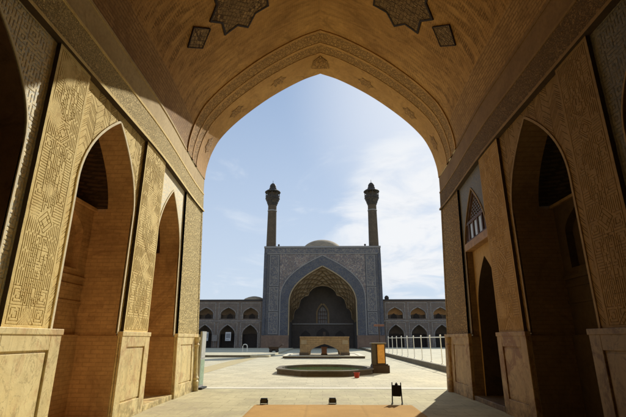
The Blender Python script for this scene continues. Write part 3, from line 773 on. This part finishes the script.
for k in range(TI):
    nx=tier(k+1); y2=y+.62
    for i in range(NM):
        m_=1 if int(i/NM*CELLS+.5*(k%2))%2 else 0
        mb.face((prev[i][0],y,prev[i][1]),(prev[i+1][0],y,prev[i+1][1]),(prev[i+1][0],y2,prev[i+1][1]),(prev[i][0],y2,prev[i][1]),m=1)
        mb.face((prev[i][0],y2,prev[i][1]),(prev[i+1][0],y2,prev[i+1][1]),(nx[i+1][0],y2-.2,nx[i+1][1]),(nx[i][0],y2-.2,nx[i][1]),m=m_)
    prev=nx; y=y2-.2
mq=mb.build('stepped_vault',[M['tan'],M['tanb']],portal); YI=y
outline(ILv,YI,.10,.05,'vault_rib',M['tanb'],portal)
mb=MB()
for sgn in (-1,1): mb.face((X(sgn*5.72),YF+.0,0),(X(sgn*5.72),YI+4.5,0),(X(sgn*5.72),YI+4.5,12),(X(sgn*5.72),YI,4.4),(X(sgn*5.72),YF,4.4))
WA=arch(X(0),.8,6.2,7.6)
arch_sheet(mb,lambda u,z:(u,YI+4.5,z),X(-5.8),X(5.8),0,12.5,WA,4.4); mb.face((X(-5.8),YI,11.4),(X(5.8),YI,11.4),(X(5.8),YI+4.5,11.4),(X(-5.8),YI+4.5,11.4))
nw=mb.build('niche_wall',M['niched'],portal)
mb=MB(); mb.box(X(-5.7),X(5.7),YI+4.3,YI+4.5,4.2,4.4); mb.build('string_course',M['pale'],nw)
mb=MB(); arch_fill(mb,lambda u,z:(u,YI+4.9,z),WA,4.4); win=mb.build('window',plain('dusky_window_glass',(.2,.21,.25),.3),portal)
mb=MB()
for uu in (-.4,0,.4): mb.box(X(uu-.04),X(uu+.04),YI+4.5,YI+4.58,4.4,7.3-abs(uu))
for zz in (5.1,5.8,6.5): mb.box(X(-.8),X(.8),YI+4.5,YI+4.58,zz,zz+.07)
mb.build('window_grille',M['wood'],win)
outline(resamp([(X(-.95),4.4)]+arch(X(0),.95,6.2,7.9)+[(X(.95),4.4)],24),YI+4.5,.3,.05,'window_surround',M['tanb'],win)
for uu in (-3.2,3.2):
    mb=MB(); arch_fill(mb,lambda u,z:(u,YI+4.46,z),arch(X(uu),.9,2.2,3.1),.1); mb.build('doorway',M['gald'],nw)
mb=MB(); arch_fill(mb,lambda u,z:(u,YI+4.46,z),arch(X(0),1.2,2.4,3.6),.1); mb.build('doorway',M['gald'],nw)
# brick dome behind the parapet
mb=MB(); prof=[(4.6,14.5),(4.6,17.2),(4.75,17.25),(4.75,17.5)]
for q in range(0,15):
    t=q/14*math.pi/2; prof.append((4.55*math.cos(t)**.92+.01,17.5+3.55*math.sin(t)**.95))
mb.lathe(prof,X(0),84.5,40); mb.build('dome',M['domeb'],portal,smooth=True)
mb=MB(); mb.box(X(-9),X(9),YF+8.9,YF+18,0,15.5); mb.build('prayer_hall_block',M['gal'],portal)
# floodlights or birds on the parapet: two small knobs as in the photo
for uu in (-7.9,7.75):
    mb=MB(); mb.lathe([(.12,17.6),(.12,17.8),(.2,17.85),(.16,18.0),(.04,18.1)],X(uu),YF+.3,10); mb.build('parapet_knob',M['gald'],portal)

def minaret(cx,label):
    t=empty('minaret',label,'minaret','minarets on the tiled portal',loc=(cx,YF+1.2,17.5))
    cy=0; Z=17.5
    def L(name,prof,mat,n=24,par=t,sm_=False):
        mb=MB(); mb.lathe([(r,z-Z) for r,z in prof],0,0,n); o=mb.build(name,mat,par,smooth=sm_); return o
    sh=L('shaft',[(.92,17.5),(.92,17.9),(.9,18),(.80,25.8)],M['minar'],28)
    L('shaft_ring',[(.84,24.55),(.88,24.6),(.88,24.72),(.84,24.77)],M['pale'],28,sh)
    L('corbel',[(.82,25.7),(.9,25.85),(.93,26.0),(1.05,26.25),(1.1,26.5),(1.24,26.75),(1.3,27.0),(1.38,27.05),(1.38,27.18),(.5,27.2)],M['minard'],20)
    bl=L('balcony_parapet',[(1.3,27.18),(1.34,27.18),(1.34,27.5),(1.38,27.52),(1.38,27.58),(1.3,27.58),(1.3,27.18)],M['minard'],16)
    L('lantern',[(.74,27.18),(.74,28.5)],M['minar'],16)
    for q in range(8):
        a=q*math.pi/4+.02; mb=MB(); mb.tube([(1.27*math.cos(a),1.27*math.sin(a),27.5-Z),(1.27*math.cos(a),1.27*math.sin(a),28.35-Z)],.085,6); mb.build('balcony_post',M['minard'],t)
    L('canopy',[(1.2,28.3),(1.5,28.34),(1.5,28.46),(1.2,28.7),(.75,28.9)],M['minard'],16)
    dr=L('cap',[(.72,28.85),(.70,29.25),(.6,29.3),(.58,29.5),(.62,29.55),(.58,29.75),(.45,30.0),(.25,30.2),(.06,30.3)],M['minard'],20)
    L('finial',[(.03,30.28),(.03,30.5),(.08,30.56),(.03,30.63),(.012,30.9)],M['gald'],8,dr)
    return t
minaret(X(-9.4),'brown brick minaret on the portal corner against plain blue sky'); minaret(X(9.45),'brown brick minaret on the portal corner beside the bright white cloud')

# ------------------------------------------------------------------ two storey galleries
def gallery(sgn,label,hood):
    g=empty('arcade_building',label,'building','two storey arcades flanking the portal')
    BW=3.93; nb=6; x0=HW+.1; H=8.15; yg=YF+.6
    mb=MB(); xs=[]
    for k in range(nb):
        a,b=sorted((X(sgn*(x0+.03+k*BW)),X(sgn*(x0+.03+(k+1)*BW)))); uc=(a+b)/2; xs.append(uc)
        for (z0,z1,zs,za,zb) in ((0,4.55,2.4,3.95,0),(4.55,H,5.75,6.85,4.95)):
            A=arch(uc,1.32,zs,za,2,10); arch_sheet(mb,lambda u,z:(u,yg,z),a,b,z0,z1,A,zb)
    a,b=sorted((X(sgn*x0),X(sgn*(x0+.03)))); mb.face((a,yg,0),(b,yg,0),(b,yg,H),(a,yg,H))
    a,b=sorted((X(sgn*x0),X(sgn*(x0+.03+nb*BW))))
    mb.face((a,yg,H),(b,yg,H),(b,yg+9,H),(a,yg+9,H)); mb.face((a,yg+9,0),(b,yg+9,0),(b,yg+9,H),(a,yg+9,H))
    xe=X(sgn*(x0+.03+nb*BW)); mb.face((xe,yg,0),(xe,yg+9,0),(xe,yg+9,H),(xe,yg,H))
    mb.build('wall',M['gal'],g)
    mb=MB(); mb.box(a,b,yg-.1,yg,4.5,4.66); mb.build('string_course',M['galrim'],g)
    mb=MB(); mb.box(a,b,yg-.12,yg+.4,H-.2,H+.08); mb.build('parapet',M['gald'] ,g)
    for uc in xs:
        for (zs,za,zb,dep,nm) in ((2.4,3.95,0,2.2,'lower_arch'),(5.75,6.85,4.95,1.8,'upper_arch')):
            A=arch(uc,1.32,zs,za,2,10); P3=lambda d,u,z:(u,yg+d,z)
            mb=MB(); arch_reveal(mb,P3,A,zb,0,dep*.35)
            ar=mb.build(nm,M['galhood'],g)
            mb=MB(); half=[(u,z) for u,z in A]; rings=[]
            zl=zs-.1 if nm[0]=='u' else zs
            half=[(A[0][0],zl)]+A+[(A[-1][0],zl)]
            for q in range(6):
                t=q/5*math.pi/2; c=math.cos(t*.95); rings.append([P3(dep*.35+dep*.65*math.sin(t),uc+(u-uc)*c,zl+(z-zl)*c) for u,z in half])
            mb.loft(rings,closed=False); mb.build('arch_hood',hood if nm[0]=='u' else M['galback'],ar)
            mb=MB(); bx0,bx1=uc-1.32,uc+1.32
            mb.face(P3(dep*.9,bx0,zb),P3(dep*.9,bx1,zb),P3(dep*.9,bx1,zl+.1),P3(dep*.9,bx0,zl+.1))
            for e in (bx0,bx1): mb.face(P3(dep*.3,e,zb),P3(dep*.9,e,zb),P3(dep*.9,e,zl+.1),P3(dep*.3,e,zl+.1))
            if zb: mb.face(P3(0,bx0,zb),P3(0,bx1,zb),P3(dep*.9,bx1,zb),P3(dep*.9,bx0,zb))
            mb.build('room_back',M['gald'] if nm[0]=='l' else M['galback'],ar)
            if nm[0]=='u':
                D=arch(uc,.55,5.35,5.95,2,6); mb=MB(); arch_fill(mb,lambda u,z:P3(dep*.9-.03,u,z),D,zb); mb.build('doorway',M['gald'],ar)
            outline([(A[0][0],zb)]+A+[(A[-1][0],zb)],yg,.16,.05,'arch_rim',M['galrim'],ar)
        for (z0,z1) in ((.35,4.35),(4.8,7.7)):
            mb=MB()
            for e in (-1.72,1.6): mb.box(uc+e,uc+e+.12,yg-.05,yg,z0,z1)
            mb.box(uc-1.6,uc+1.6,yg-.05,yg,z1-.12,z1); mb.build('bay_frame',M['galrim'],g)
    return g,xs,yg
gl,xl,yg=gallery(-1,'two storey brick arcade with dark arches and white posters','PLACE' and M['galhood'])
gr,xr,yg=gallery(1,'two storey brick arcade with tan vaulted upper arches behind the fence',M['galhoodr'])
# low domes on the roofs
mb=MB(); mb.lathe([(2.1,8.1),(2.1,8.25),(1.7,8.6),(1.1,8.85),(.4,9.0),(.02,9.02)],X(-12.4),yg+2.5,24); mb.build('roof_dome',M['domeb'],gl,smooth=True)
mb=MB(); mb.lathe([(.35,8.2),(.4,8.6),(.25,8.85),(.05,8.95)],X(11.3),yg+.6,12); mb.build('roof_knob',M['gald'],gr,smooth=True)
# posters hung in the lower arches
M['paper']=plain('white_poster_paper',(.62,.63,.66),.7,var=.06); M['ink']=plain('grey_poster_print',(.3,.31,.34),.7)
for uc,lab in ((xl[2],'white poster in the outermost dark arch, left of the notice board'),(xl[1],'white poster in the middle dark arch between notice board and portal')):
    p=empty('poster',lab,'poster','white posters in the arcade',loc=(uc+.1,yg+.5,1.0))
    mb=MB(); mb.box(-.48,.48,-.02,.02,0.3,1.75); s_=mb.build('sheet',M['paper'],p)
    mb=MB(); mb.box(-.36,.36,-.035,-.02,.75,1.5); mb.box(-.36,.2,-.035,-.02,.45,.55); mb.build('printed_picture',M['ink'],s_)
    mb=MB(); mb.tube([(-.44,0,1.75),(-.44,0,2.9)],.02,5); mb.tube([(.44,0,1.75),(.44,0,2.9)],.02,5); mb.build('hanging_cord',M['gald'],p)
nbd=empty('notice_board','pale notice board on legs before a pier of the shaded arcade','sign',loc=((xl[1]+xl[2])/2,yg-.6,.16))
mb=MB(); mb.box(-.5,.5,-.04,.04,1.1,2.1); mb.build('board',plain('board_face',(.24,.22,.21),.7),nbd)
mb=MB(); mb.tube([(-.42,0,0),(-.42,0,2.1)],.05,6); mb.build('leg',M['wood'],nbd); mb=MB(); mb.tube([(.42,0,0),(.42,0,2.1)],.05,6); mb.build('leg',M['wood'],nbd)

# ------------------------------------------------------------------ things in the court
M['basin']=stone('basin_dark_stone',(.13,.095,.062),(.09,.066,.045),1.3,.3,stain=(.09,.07,.05))
M['basintop']=stone('basin_rim_stone',(.17,.14,.098),(.12,.098,.07),1.5,.3)
def water(name,c):
    m,nt,b=nodes(name); q=N(nt); b.inputs['Base Color'].default_value=(*c,1); b.inputs['Roughness'].default_value=.06
    if 'Specular IOR Level' in b.inputs: b.inputs['Specular IOR Level'].default_value=.5
    q.bump(b,q.noise(q.coord(),2.5,3),.12,.03); return m
M['water']=water('green_pool_water',(.06,.13,.05))
pool=empty('pool','low octagonal stone pool of green water in the court','pool',loc=(.12,22.4,0))
def octo(rx,ry,z,lobe=0):
    L=[]
    for q in range(48):
        t=2*math.pi*(q+.5)/48
        r=math.cos(math.pi/8)/math.cos((t+math.pi/8)%(math.pi/4)-math.pi/8) 
        r*=1-lobe*abs(math.sin(t*4))
        L.append((rx*r*math.cos(t),ry*r*math.sin(t),z))
    return L
mb=MB(); mb.loft([octo(2.5,2.75,0),octo(2.5,2.75,.2)],cap=False); bs=mb.build('basin_wall',M['basin'],pool)
mb=MB(); mb.loft([octo(2.5,2.75,.2),octo(2.56,2.81,.2),octo(2.56,2.81,.25),octo(2.36,2.59,.25,.06),octo(2.36,2.59,.005,.06)],cap=False); mb.build('rim',M['basintop'],pool)
mb=MB(); mb.face(*octo(2.42,2.66,.13)); mb.build('pool_water',M['water'],pool)
# red bucket on the rim side
t=empty('bucket','small red plastic bucket standing against the pool wall','bucket',loc=(1.5,19.45,0))
M['red']=plain('red_plastic',(.42,.045,.022),.4,var=.1)
mb=MB(); mb.lathe([(.10,0),(.13,.19),(.145,.2),(.145,.215),(.125,.215),(.09,.03)],0,0,18,cap=False); mb.face(*[(.092*math.cos(q*.35),.092*math.sin(q*.35),.012) for q in range(18)]); mb.build('pail',M['red'],t)
mb=MB(); mb.tube([(.14*math.cos(a),-.05*math.sin(a),.205-.07*math.sin(a)) for a in [i*math.pi/8 for i in range(9)]],.008,6); mb.build('bucket_handle',M['gald'],t)
# second flat basin carrying the stone tribune
fb=empty('stone_basin','wide flat basin with dark edge carrying the arched tribune','basin',loc=(.15,41.5,0))
mb=MB(); mb.box(-3.55,3.55,-3.4,3.4,0,.16); mb.build('basin_edge',M['basin'],fb,bevel=.03)
mb=MB(); mb.box(-3.6,3.6,-3.45,-3.0,.16,.22); mb.box(-3.6,3.6,3.0,3.45,.16,.22); mb.box(-3.6,-3.1,-3.0,3.0,.16,.22); mb.box(3.1,3.6,-3.0,3.0,.16,.22); mb.build('rim',M['kerb'],fb,bevel=.01)
mb=MB(); mb.face((-3.1,-3,.175),(3.1,-3,.175),(3.1,3,.175),(-3.1,3,.175)); mb.build('basin_top',M['kerb'],fb)
M['trib']=brick('tribune_brick',(.34,.23,.12),(.27,.18,.09),(.18,.125,.07),.5,.18,uv=False,axes=(0,2),bump=.35,stain=(.2,.13,.07))
tb=empty('stone_tribune','square brown stone tribune raised on pointed arches over a basin','platform',loc=(.22,41.5,.2))
hs=2.2
mb=MB(); A=arch(0,1.35,.15,.98,2.2,10)
for rot in range(4):
    c,s_=math.cos(rot*math.pi/2),math.sin(rot*math.pi/2); RT=lambda x,y,z:(x*c-y*s_,x*s_+y*c,z)
    arch_sheet(mb,lambda u,z:RT(u,-hs,z),-hs,hs,0,1.5,A,0); arch_reveal(mb,lambda d,u,z:RT(u,-hs+d,z),A,0,0,.6)
    arch_sheet(mb,lambda u,z:RT(u,-hs+.6,z),-hs+.6,hs-.6,0,1.3,A,0)
mb.build('arched_base',M['trib'],tb)
mb=MB(); mb.box(-hs-.04,hs+.04,-hs-.04,hs+.04,1.5,1.62); mb.build('deck',M['trib'],tb,bevel=.02)
for sx,sy in ((-1,-1),(1,-1),(1,1),(-1,1)):
    mb=MB(); mb.box(*sorted((sx*(hs+.05),sx*1.42)),*sorted((sy*(hs+.05),sy*1.6)),-.05,.26); mb.build('foot_block',M['basin'],tb,bevel=.02)
for sx in (-1.85,1.85):
    mb=MB(); mb.box(sx-.25,sx+.25,-hs-.03,-hs,.95,1.3); mb.build('carved_plaque',M['tanrim'],tb)
mb=MB(); mb.box(-.12,.12,-.12,.12,1.62,2.05); mb.build('deck_post',M['gald'],tb)
cub=empty('pedestal','reddish stone pedestal block standing under the arch of the tribune','pedestal',loc=(.2,41.6,.175)); RS=stone('reddish_pedestal_stone',(.50,.27,.19),(.4,.2,.14),2,.2)
mb=MB(); mb.box(-.3,.3,-.3,.3,0,.1); mb.build('base',M['basin'],cub,bevel=.01)
mb=MB(); mb.box(-.25,.25,-.25,.25,.1,.62); mb.build('block',RS,cub,bevel=.02)
mb=MB(); mb.box(-.32,.32,-.32,.32,.62,.72); mb.build('slab',RS,cub,bevel=.02)
# information pillar at the corner of the pool
pl=empty('information_pillar','dark pillar box with an orange panel beside the pool','sign',loc=(2.86,22.25,0)); pl.rotation_euler.z=R(6)
M['orange']=stone('orange_panel_paint',(.80,.42,.11),(.66,.31,.07),3,.15,.6,fine=5,stain=(.36,.16,.05))
M['umber']=plain('umber_metal',(.06,.035,.022),.55)
mb=MB(); mb.box(-.40,.46,-.24,.3,0,.36); mb.box(-.38,.40,-.2,.26,.36,.42); mb.build('base',M['umber'],pl,bevel=.02)
mb=MB(); mb.box(-.36,.3,-.15,.22,.42,1.36); bd=mb.build('body',M['umber'],pl,bevel=.015)
mb=MB(); mb.box(-.12,.24,-.19,-.15,.45,1.34); mb.build('orange_panel',M['orange'],bd,bevel=.01)
mb=MB(); mb.box(-.41,-.2,-.2,-.15,.4,1.34); mb.build('side_strip',plain('grey_brown_strip',(.085,.066,.05),.6),bd)
mb=MB(); mb.box(-.42,.34,-.24,.26,1.36,1.42); mb.build('lid',plain('umber_lid',(.2,.17,.13),.6),pl,bevel=.01)
# tee shaped sign
tsn=empty('sign_post','thin sign post with a narrow reddish board near the portal','sign',loc=(5.25,40,0))
mb=MB(); mb.tube([(0,0,0),(0,0,2.85)],.045,8); mb.build('post',M['umber'],tsn); 
mb=MB(); mb.box(-.48,.48,-.04,-.0,2.7,2.9); mb.build('board',plain('reddish_sign_board',(.22,.11,.08),.6),tsn,bevel=.01)
# rope fence
fe=empty('fence','white metal post and rail fence along the raised terrace','fence',loc=(6.75,0,.26))
M['white']=plain('white_fence_paint',(.8,.78,.7),.45,var=.08)
ys=[22.6+2.45*i for i in range(10)]
for y in ys:
    mb=MB(); mb.tube([(0,y,0),(0,y,1.5)],.027,8); mb.lathe([(.08,0),(.08,.03),(.04,.05)],0,y,12); mb.lathe([(.04,1.48),(.055,1.52),(.04,1.57),(.01,1.585)],0,y,10); mb.build('post',M['white'],fe)
mb=MB(); mb.tube([(0,20.2,1.44),(0,ys[-1],1.44)],.024,8); mb.build('rail',M['white'],fe)
# hoop, trough
hp=empty('bicycle_stand','white tubular hoop standing on the left court pavement','hoop',loc=(-9.25,52.6,.16))
mb=MB(); mb.tube([(-.27,0,0),(-.27,0,.62),(-.2,0,.78),(0,0,.84),(.2,0,.78),(.27,0,.62),(.27,0,0)],.055,8); mb.build('hoop_tube',M['white'],hp)
mb=MB(); mb.lathe([(.11,0),(.11,.03)],-.27,0,10); mb.lathe([(.11,0),(.11,.03)],.27,0,10); mb.build('foot_plate',M['white'],hp)
tr=empty('handcart','dark low handcart parked in front of the portal','cart',loc=(-5.5,50.2,.16))
mb=MB(); mb.loft([[(-.5,-.35,.3),(.5,-.35,.3),(.5,.35,.3),(-.5,.35,.3)],[(-.62,-.42,.62),(.62,-.42,.62),(.62,.42,.62),(-.62,.42,.62)]],cap=True); mb.build('cart_tray',M['umber'],tr)
mb=MB(); mb.tube([(.55,-.3,.55),(1.0,-.3,.85),(1.0,.3,.85),(.55,.3,.55)],.03,6); mb.build('handle',M['umber'],tr)
for sx in (-.35,.35):
    mb=MB(); mb.tube([(sx,-.4,.17),(sx,-.33,.17)],.17,16); mb.build('wheel',M['gald'],tr)
    mb=MB(); mb.tube([(sx,.33,.17),(sx,.4,.17)],.17,16); mb.build('wheel',M['gald'],tr)
mb=MB(); mb.tube([(-.35,-.4,.17),(-.35,.4,.17)],.03,6); mb.tube([(.35,-.4,.17),(.35,.4,.17)],.03,6); mb.box(-.4,.4,-.05,.05,.15,.32); mb.build('axle',M['gald'],tr)

# ------------------------------------------------------------------ things in the hall
M['carpet']=stone('orange_felt',(.68,.40,.125),(.56,.32,.095),.8,.5,.95,fine=45,groove=.7,stain=(.5,.29,.09))
mb=MB(); CN,CM=80,110; x0_,x1_,y0_,y1_=-1.72,2.26,5.5,11.55
for j_ in range(CM+1):
    for i_ in range(CN+1):
        u,v=x0_+(x1_-x0_)*i_/CN,y0_+(y1_-y0_)*j_/CM
        e=min(i_,CN-i_,j_,CM-j_)
        wx=.012*mnoise.noise((v*1.7,3.1,0)) if i_ in(0,CN) else 0; wy=.015*mnoise.noise((u*1.9,7.7,0))
        z=.02+.006*max(0,mnoise.noise((u*1.3,v*.9,.3)))+.004*max(0,mnoise.noise((u*4,v*.6,5)))-(.006 if abs((u-x0_)%1.33)<.03 else 0)
        mb.vert((u+wx,v+wy,.007 if e==0 else z),.35 if abs((u-x0_)%1.33)<.03 and e>0 else 0)
for j_ in range(CM):
    for i_ in range(CN): a=j_*(CN+1)+i_; mb.f.append([a,a+1,a+CN+2,a+CN+1])
tag(mb.build('carpet',M['carpet'],smooth=True),'plain orange felt carpet spread on the hall floor','carpet')
M['black']=plain('black_metal',(.012,.010,.009),.5)
M['lens']=plain('floodlight_glass',(.06,.055,.05),.15,bump=0)
def flood(x,y,z,lab):
    t=empty('floodlight',lab,'floodlight','small black floodlights on the carpet edge',loc=(x,y,z)); 
    mb=MB(); mb.box(-.085,.085,-.05,.05,.03,.15); mb.build('housing',M['black'],t,bevel=.008)
    mb=MB(); mb.box(-.065,.065,-.056,-.05,.05,.13); mb.build('lens',M['lens'],t)
    mb=MB(); mb.box(-.1,-.088,-.02,.02,0,.11); mb.box(.088,.1,-.02,.02,0,.11); mb.box(-.1,.1,-.03,.03,0,.01); mb.build('bracket',M['black'],t)
    mb=MB()
    for q in range(5): mb.box(-.07+q*.032,-.06+q*.032,.05,.07,.045,.135)
    mb.build('cooling_fins',M['black'],t)
flood(-1.49,11.62,.006,'small black floodlight at the corner of the orange carpet'); flood(.26,11.72,.006,'small black floodlight at the middle of the carpet far edge')
sd=empty('floodlight_stand','tall black floodlight panel on two legs standing on the carpet edge','floodlight',loc=(1.92,11.73,.022)); sd.rotation_euler.z=R(-14)
mb=MB(); mb.box(-.10,.10,-.035,.035,.17,.44); mb.build('housing',M['black'],sd,bevel=.012)
mb=MB()
for q in range(4): mb.box(-.085+q*.05,-.065+q*.05,-.05,-.03,.19,.42)
mb.build('cooling_fins',M['black'],sd)
mb=MB(); mb.box(-.035,.035,-.03,.03,.44,.475); mb.lathe([(.018,.475),(.018,.5)],0,0,8); mb.build('junction_box',M['black'],sd)
for sx in (-1,1):
    mb=MB(); mb.tube([(sx*.125,0,0),(sx*.115,0,.25),(sx*.11,0,.505)],[.016,.015,.013],8); mb.box(sx*.125-.02,sx*.125+.02,-.09,.09,0,.012); mb.build('leg',M['black'],sd)
# display panel by the left jamb
ip=empty('display_panel','grey display board with green lower half against the sunlit jamb','sign',loc=(-4.12,15.1,.012)); ip.rotation_euler.z=R(89)
mb=MB(); mb.box(-.26,.26,-.03,.03,.05,1.84); bd=mb.build('board',plain('grey_board_paint',(.50,.50,.47),.5,var=.08),ip,bevel=.006)
mb=MB(); mb.box(-.22,.22,-.036,-.03,.98,1.78); mb.build('upper_sheet',plain('pale_grey_sheet',(.62,.62,.58),.5,var=.1,scale=14),bd)
mb=MB(); mb.box(-.22,.22,-.036,-.03,.12,.92); mb.build('lower_sheet',plain('pale_green_sheet',(.42,.55,.38),.5,var=.15,scale=10),bd)
mb=MB(); mb.box(-.3,.3,-.16,.16,0,.05); mb.build('base',M['black'],ip,bevel=.01)

# ------------------------------------------------------------------ light, sky, camera
EL,AZ=33.0,24.8     # sun height, and its bearing to the right of straight ahead (+Y)
sun=bpy.data.lights.new('sun','SUN'); sun.energy=5.0; sun.angle=R(.5); sun.color=(1,.95,.82)
so=bpy.data.objects.new('sun',sun); COL.objects.link(so)
d=Vector((math.sin(R(AZ))*math.cos(R(EL)),math.cos(R(AZ))*math.cos(R(EL)),math.sin(R(EL))))
so.rotation_euler=d.to_track_quat('Z','Y').to_euler(); so.location=d*60
w=bpy.data.worlds.new('World'); sc.world=w; w.use_nodes=True
nt=w.node_tree; nt.nodes.clear(); q=N(nt)
out=q.n('ShaderNodeOutputWorld'); bg=q.n('ShaderNodeBackground'); sky=q.n('ShaderNodeTexSky')
sky.sky_type='NISHITA'; sky.sun_disc=False; sky.sun_elevation=R(EL); sky.sun_rotation=R(AZ); sky.air_density=1.0; sky.dust_density=.15; sky.ozone_density=2.0
SKY=.095
bg.inputs['Strength'].default_value=SKY
co=q.n('ShaderNodeTexCoord'); g=co.outputs['Generated']
sp=q.n('ShaderNodeSeparateXYZ'); q.l(g,sp.inputs[0])
zz=q.math('ADD',q.math('MAXIMUM',sp.outputs[2],0.0),.18)
cb=q.n('ShaderNodeCombineXYZ'); q.l(q.math('DIVIDE',sp.outputs[0],zz),cb.inputs[0]); q.l(q.math('DIVIDE',sp.outputs[1],zz),cb.inputs[1])
c1=q.noise(cb.outputs[0],1.9,10,.58,.55); c2=q.noise(cb.outputs[0],.55,3,.5,.3)
def around(v,lo,hi):
    v=Vector(v).normalized(); dp=q.n('ShaderNodeVectorMath',operation='DOT_PRODUCT'); q.l(g,dp.inputs[0]); dp.inputs[1].default_value=v
    return q.ramp(dp.outputs['Value'],lo,hi)
bank=q.math('MAXIMUM',around((.25,.93,.265),.968,.992),q.math('MULTIPLY',around((.33,.85,.42),.975,.998),.8))      # the bright cloud bank on the sun's side
veil=around((.0,.97,.16),.90,.99)
dens=q.math('ADD',q.math('ADD',q.math('MULTIPLY',c1,.95),q.math('MULTIPLY',c2,.3)),q.math('ADD',q.math('MULTIPLY',bank,.235),q.math('MULTIPLY',veil,.06)))
cl=q.ramp(dens,.71,.93)
haze=q.ramp(sp.outputs[2],.70,.02)
base=q.mix(.55,sky.outputs[0],(4.6,6.2,8.8))
base=q.mix(q.math('MULTIPLY',haze,.75),base,(6.9,7.8,9.0))
glow=around((.341,.766,.545),.90,1.0); base=q.mix(q.math('MULTIPLY',glow,.68),base,(9.6,9.9,10.4))
cloudcol=q.mix(bank,(8.0,8.7,9.6),(9.5,9.7,10.0)); cloudcol=q.mix(q.math('MULTIPLY',q.ramp(q.noise(cb.outputs[0],4.5,6,.6,.6),.50,.72),.45),cloudcol,(6.6,7.3,8.3))
fin=q.mix(cl,base,cloudcol); q.l(fin,bg.inputs['Color']); q.l(bg.outputs[0],out.inputs[0])

cam=bpy.data.cameras.new('camera'); cam.sensor_width=36; cam.lens=36*417/626; cam.clip_end=5000; cam.clip_start=.05
coo=bpy.data.objects.new('camera',cam); COL.objects.link(coo); coo.location=(0,0,1.6)
from mathutils import Matrix
coo.rotation_euler=(R(90+17.377),0,R(1.18))
sc.camera=coo
sc.view_settings.view_transform='Standard'; sc.view_settings.look='None'; sc.view_settings.exposure=0; sc.view_settings.gamma=1
cy=sc.cycles; cy.max_bounces=8; cy.diffuse_bounces=4; cy.glossy_bounces=2; cy.transmission_bounces=3
cy.use_denoising=True; cy.sample_clamp_indirect=6
try: cy.denoiser='OPENIMAGEDENOISE'
except Exception: pass
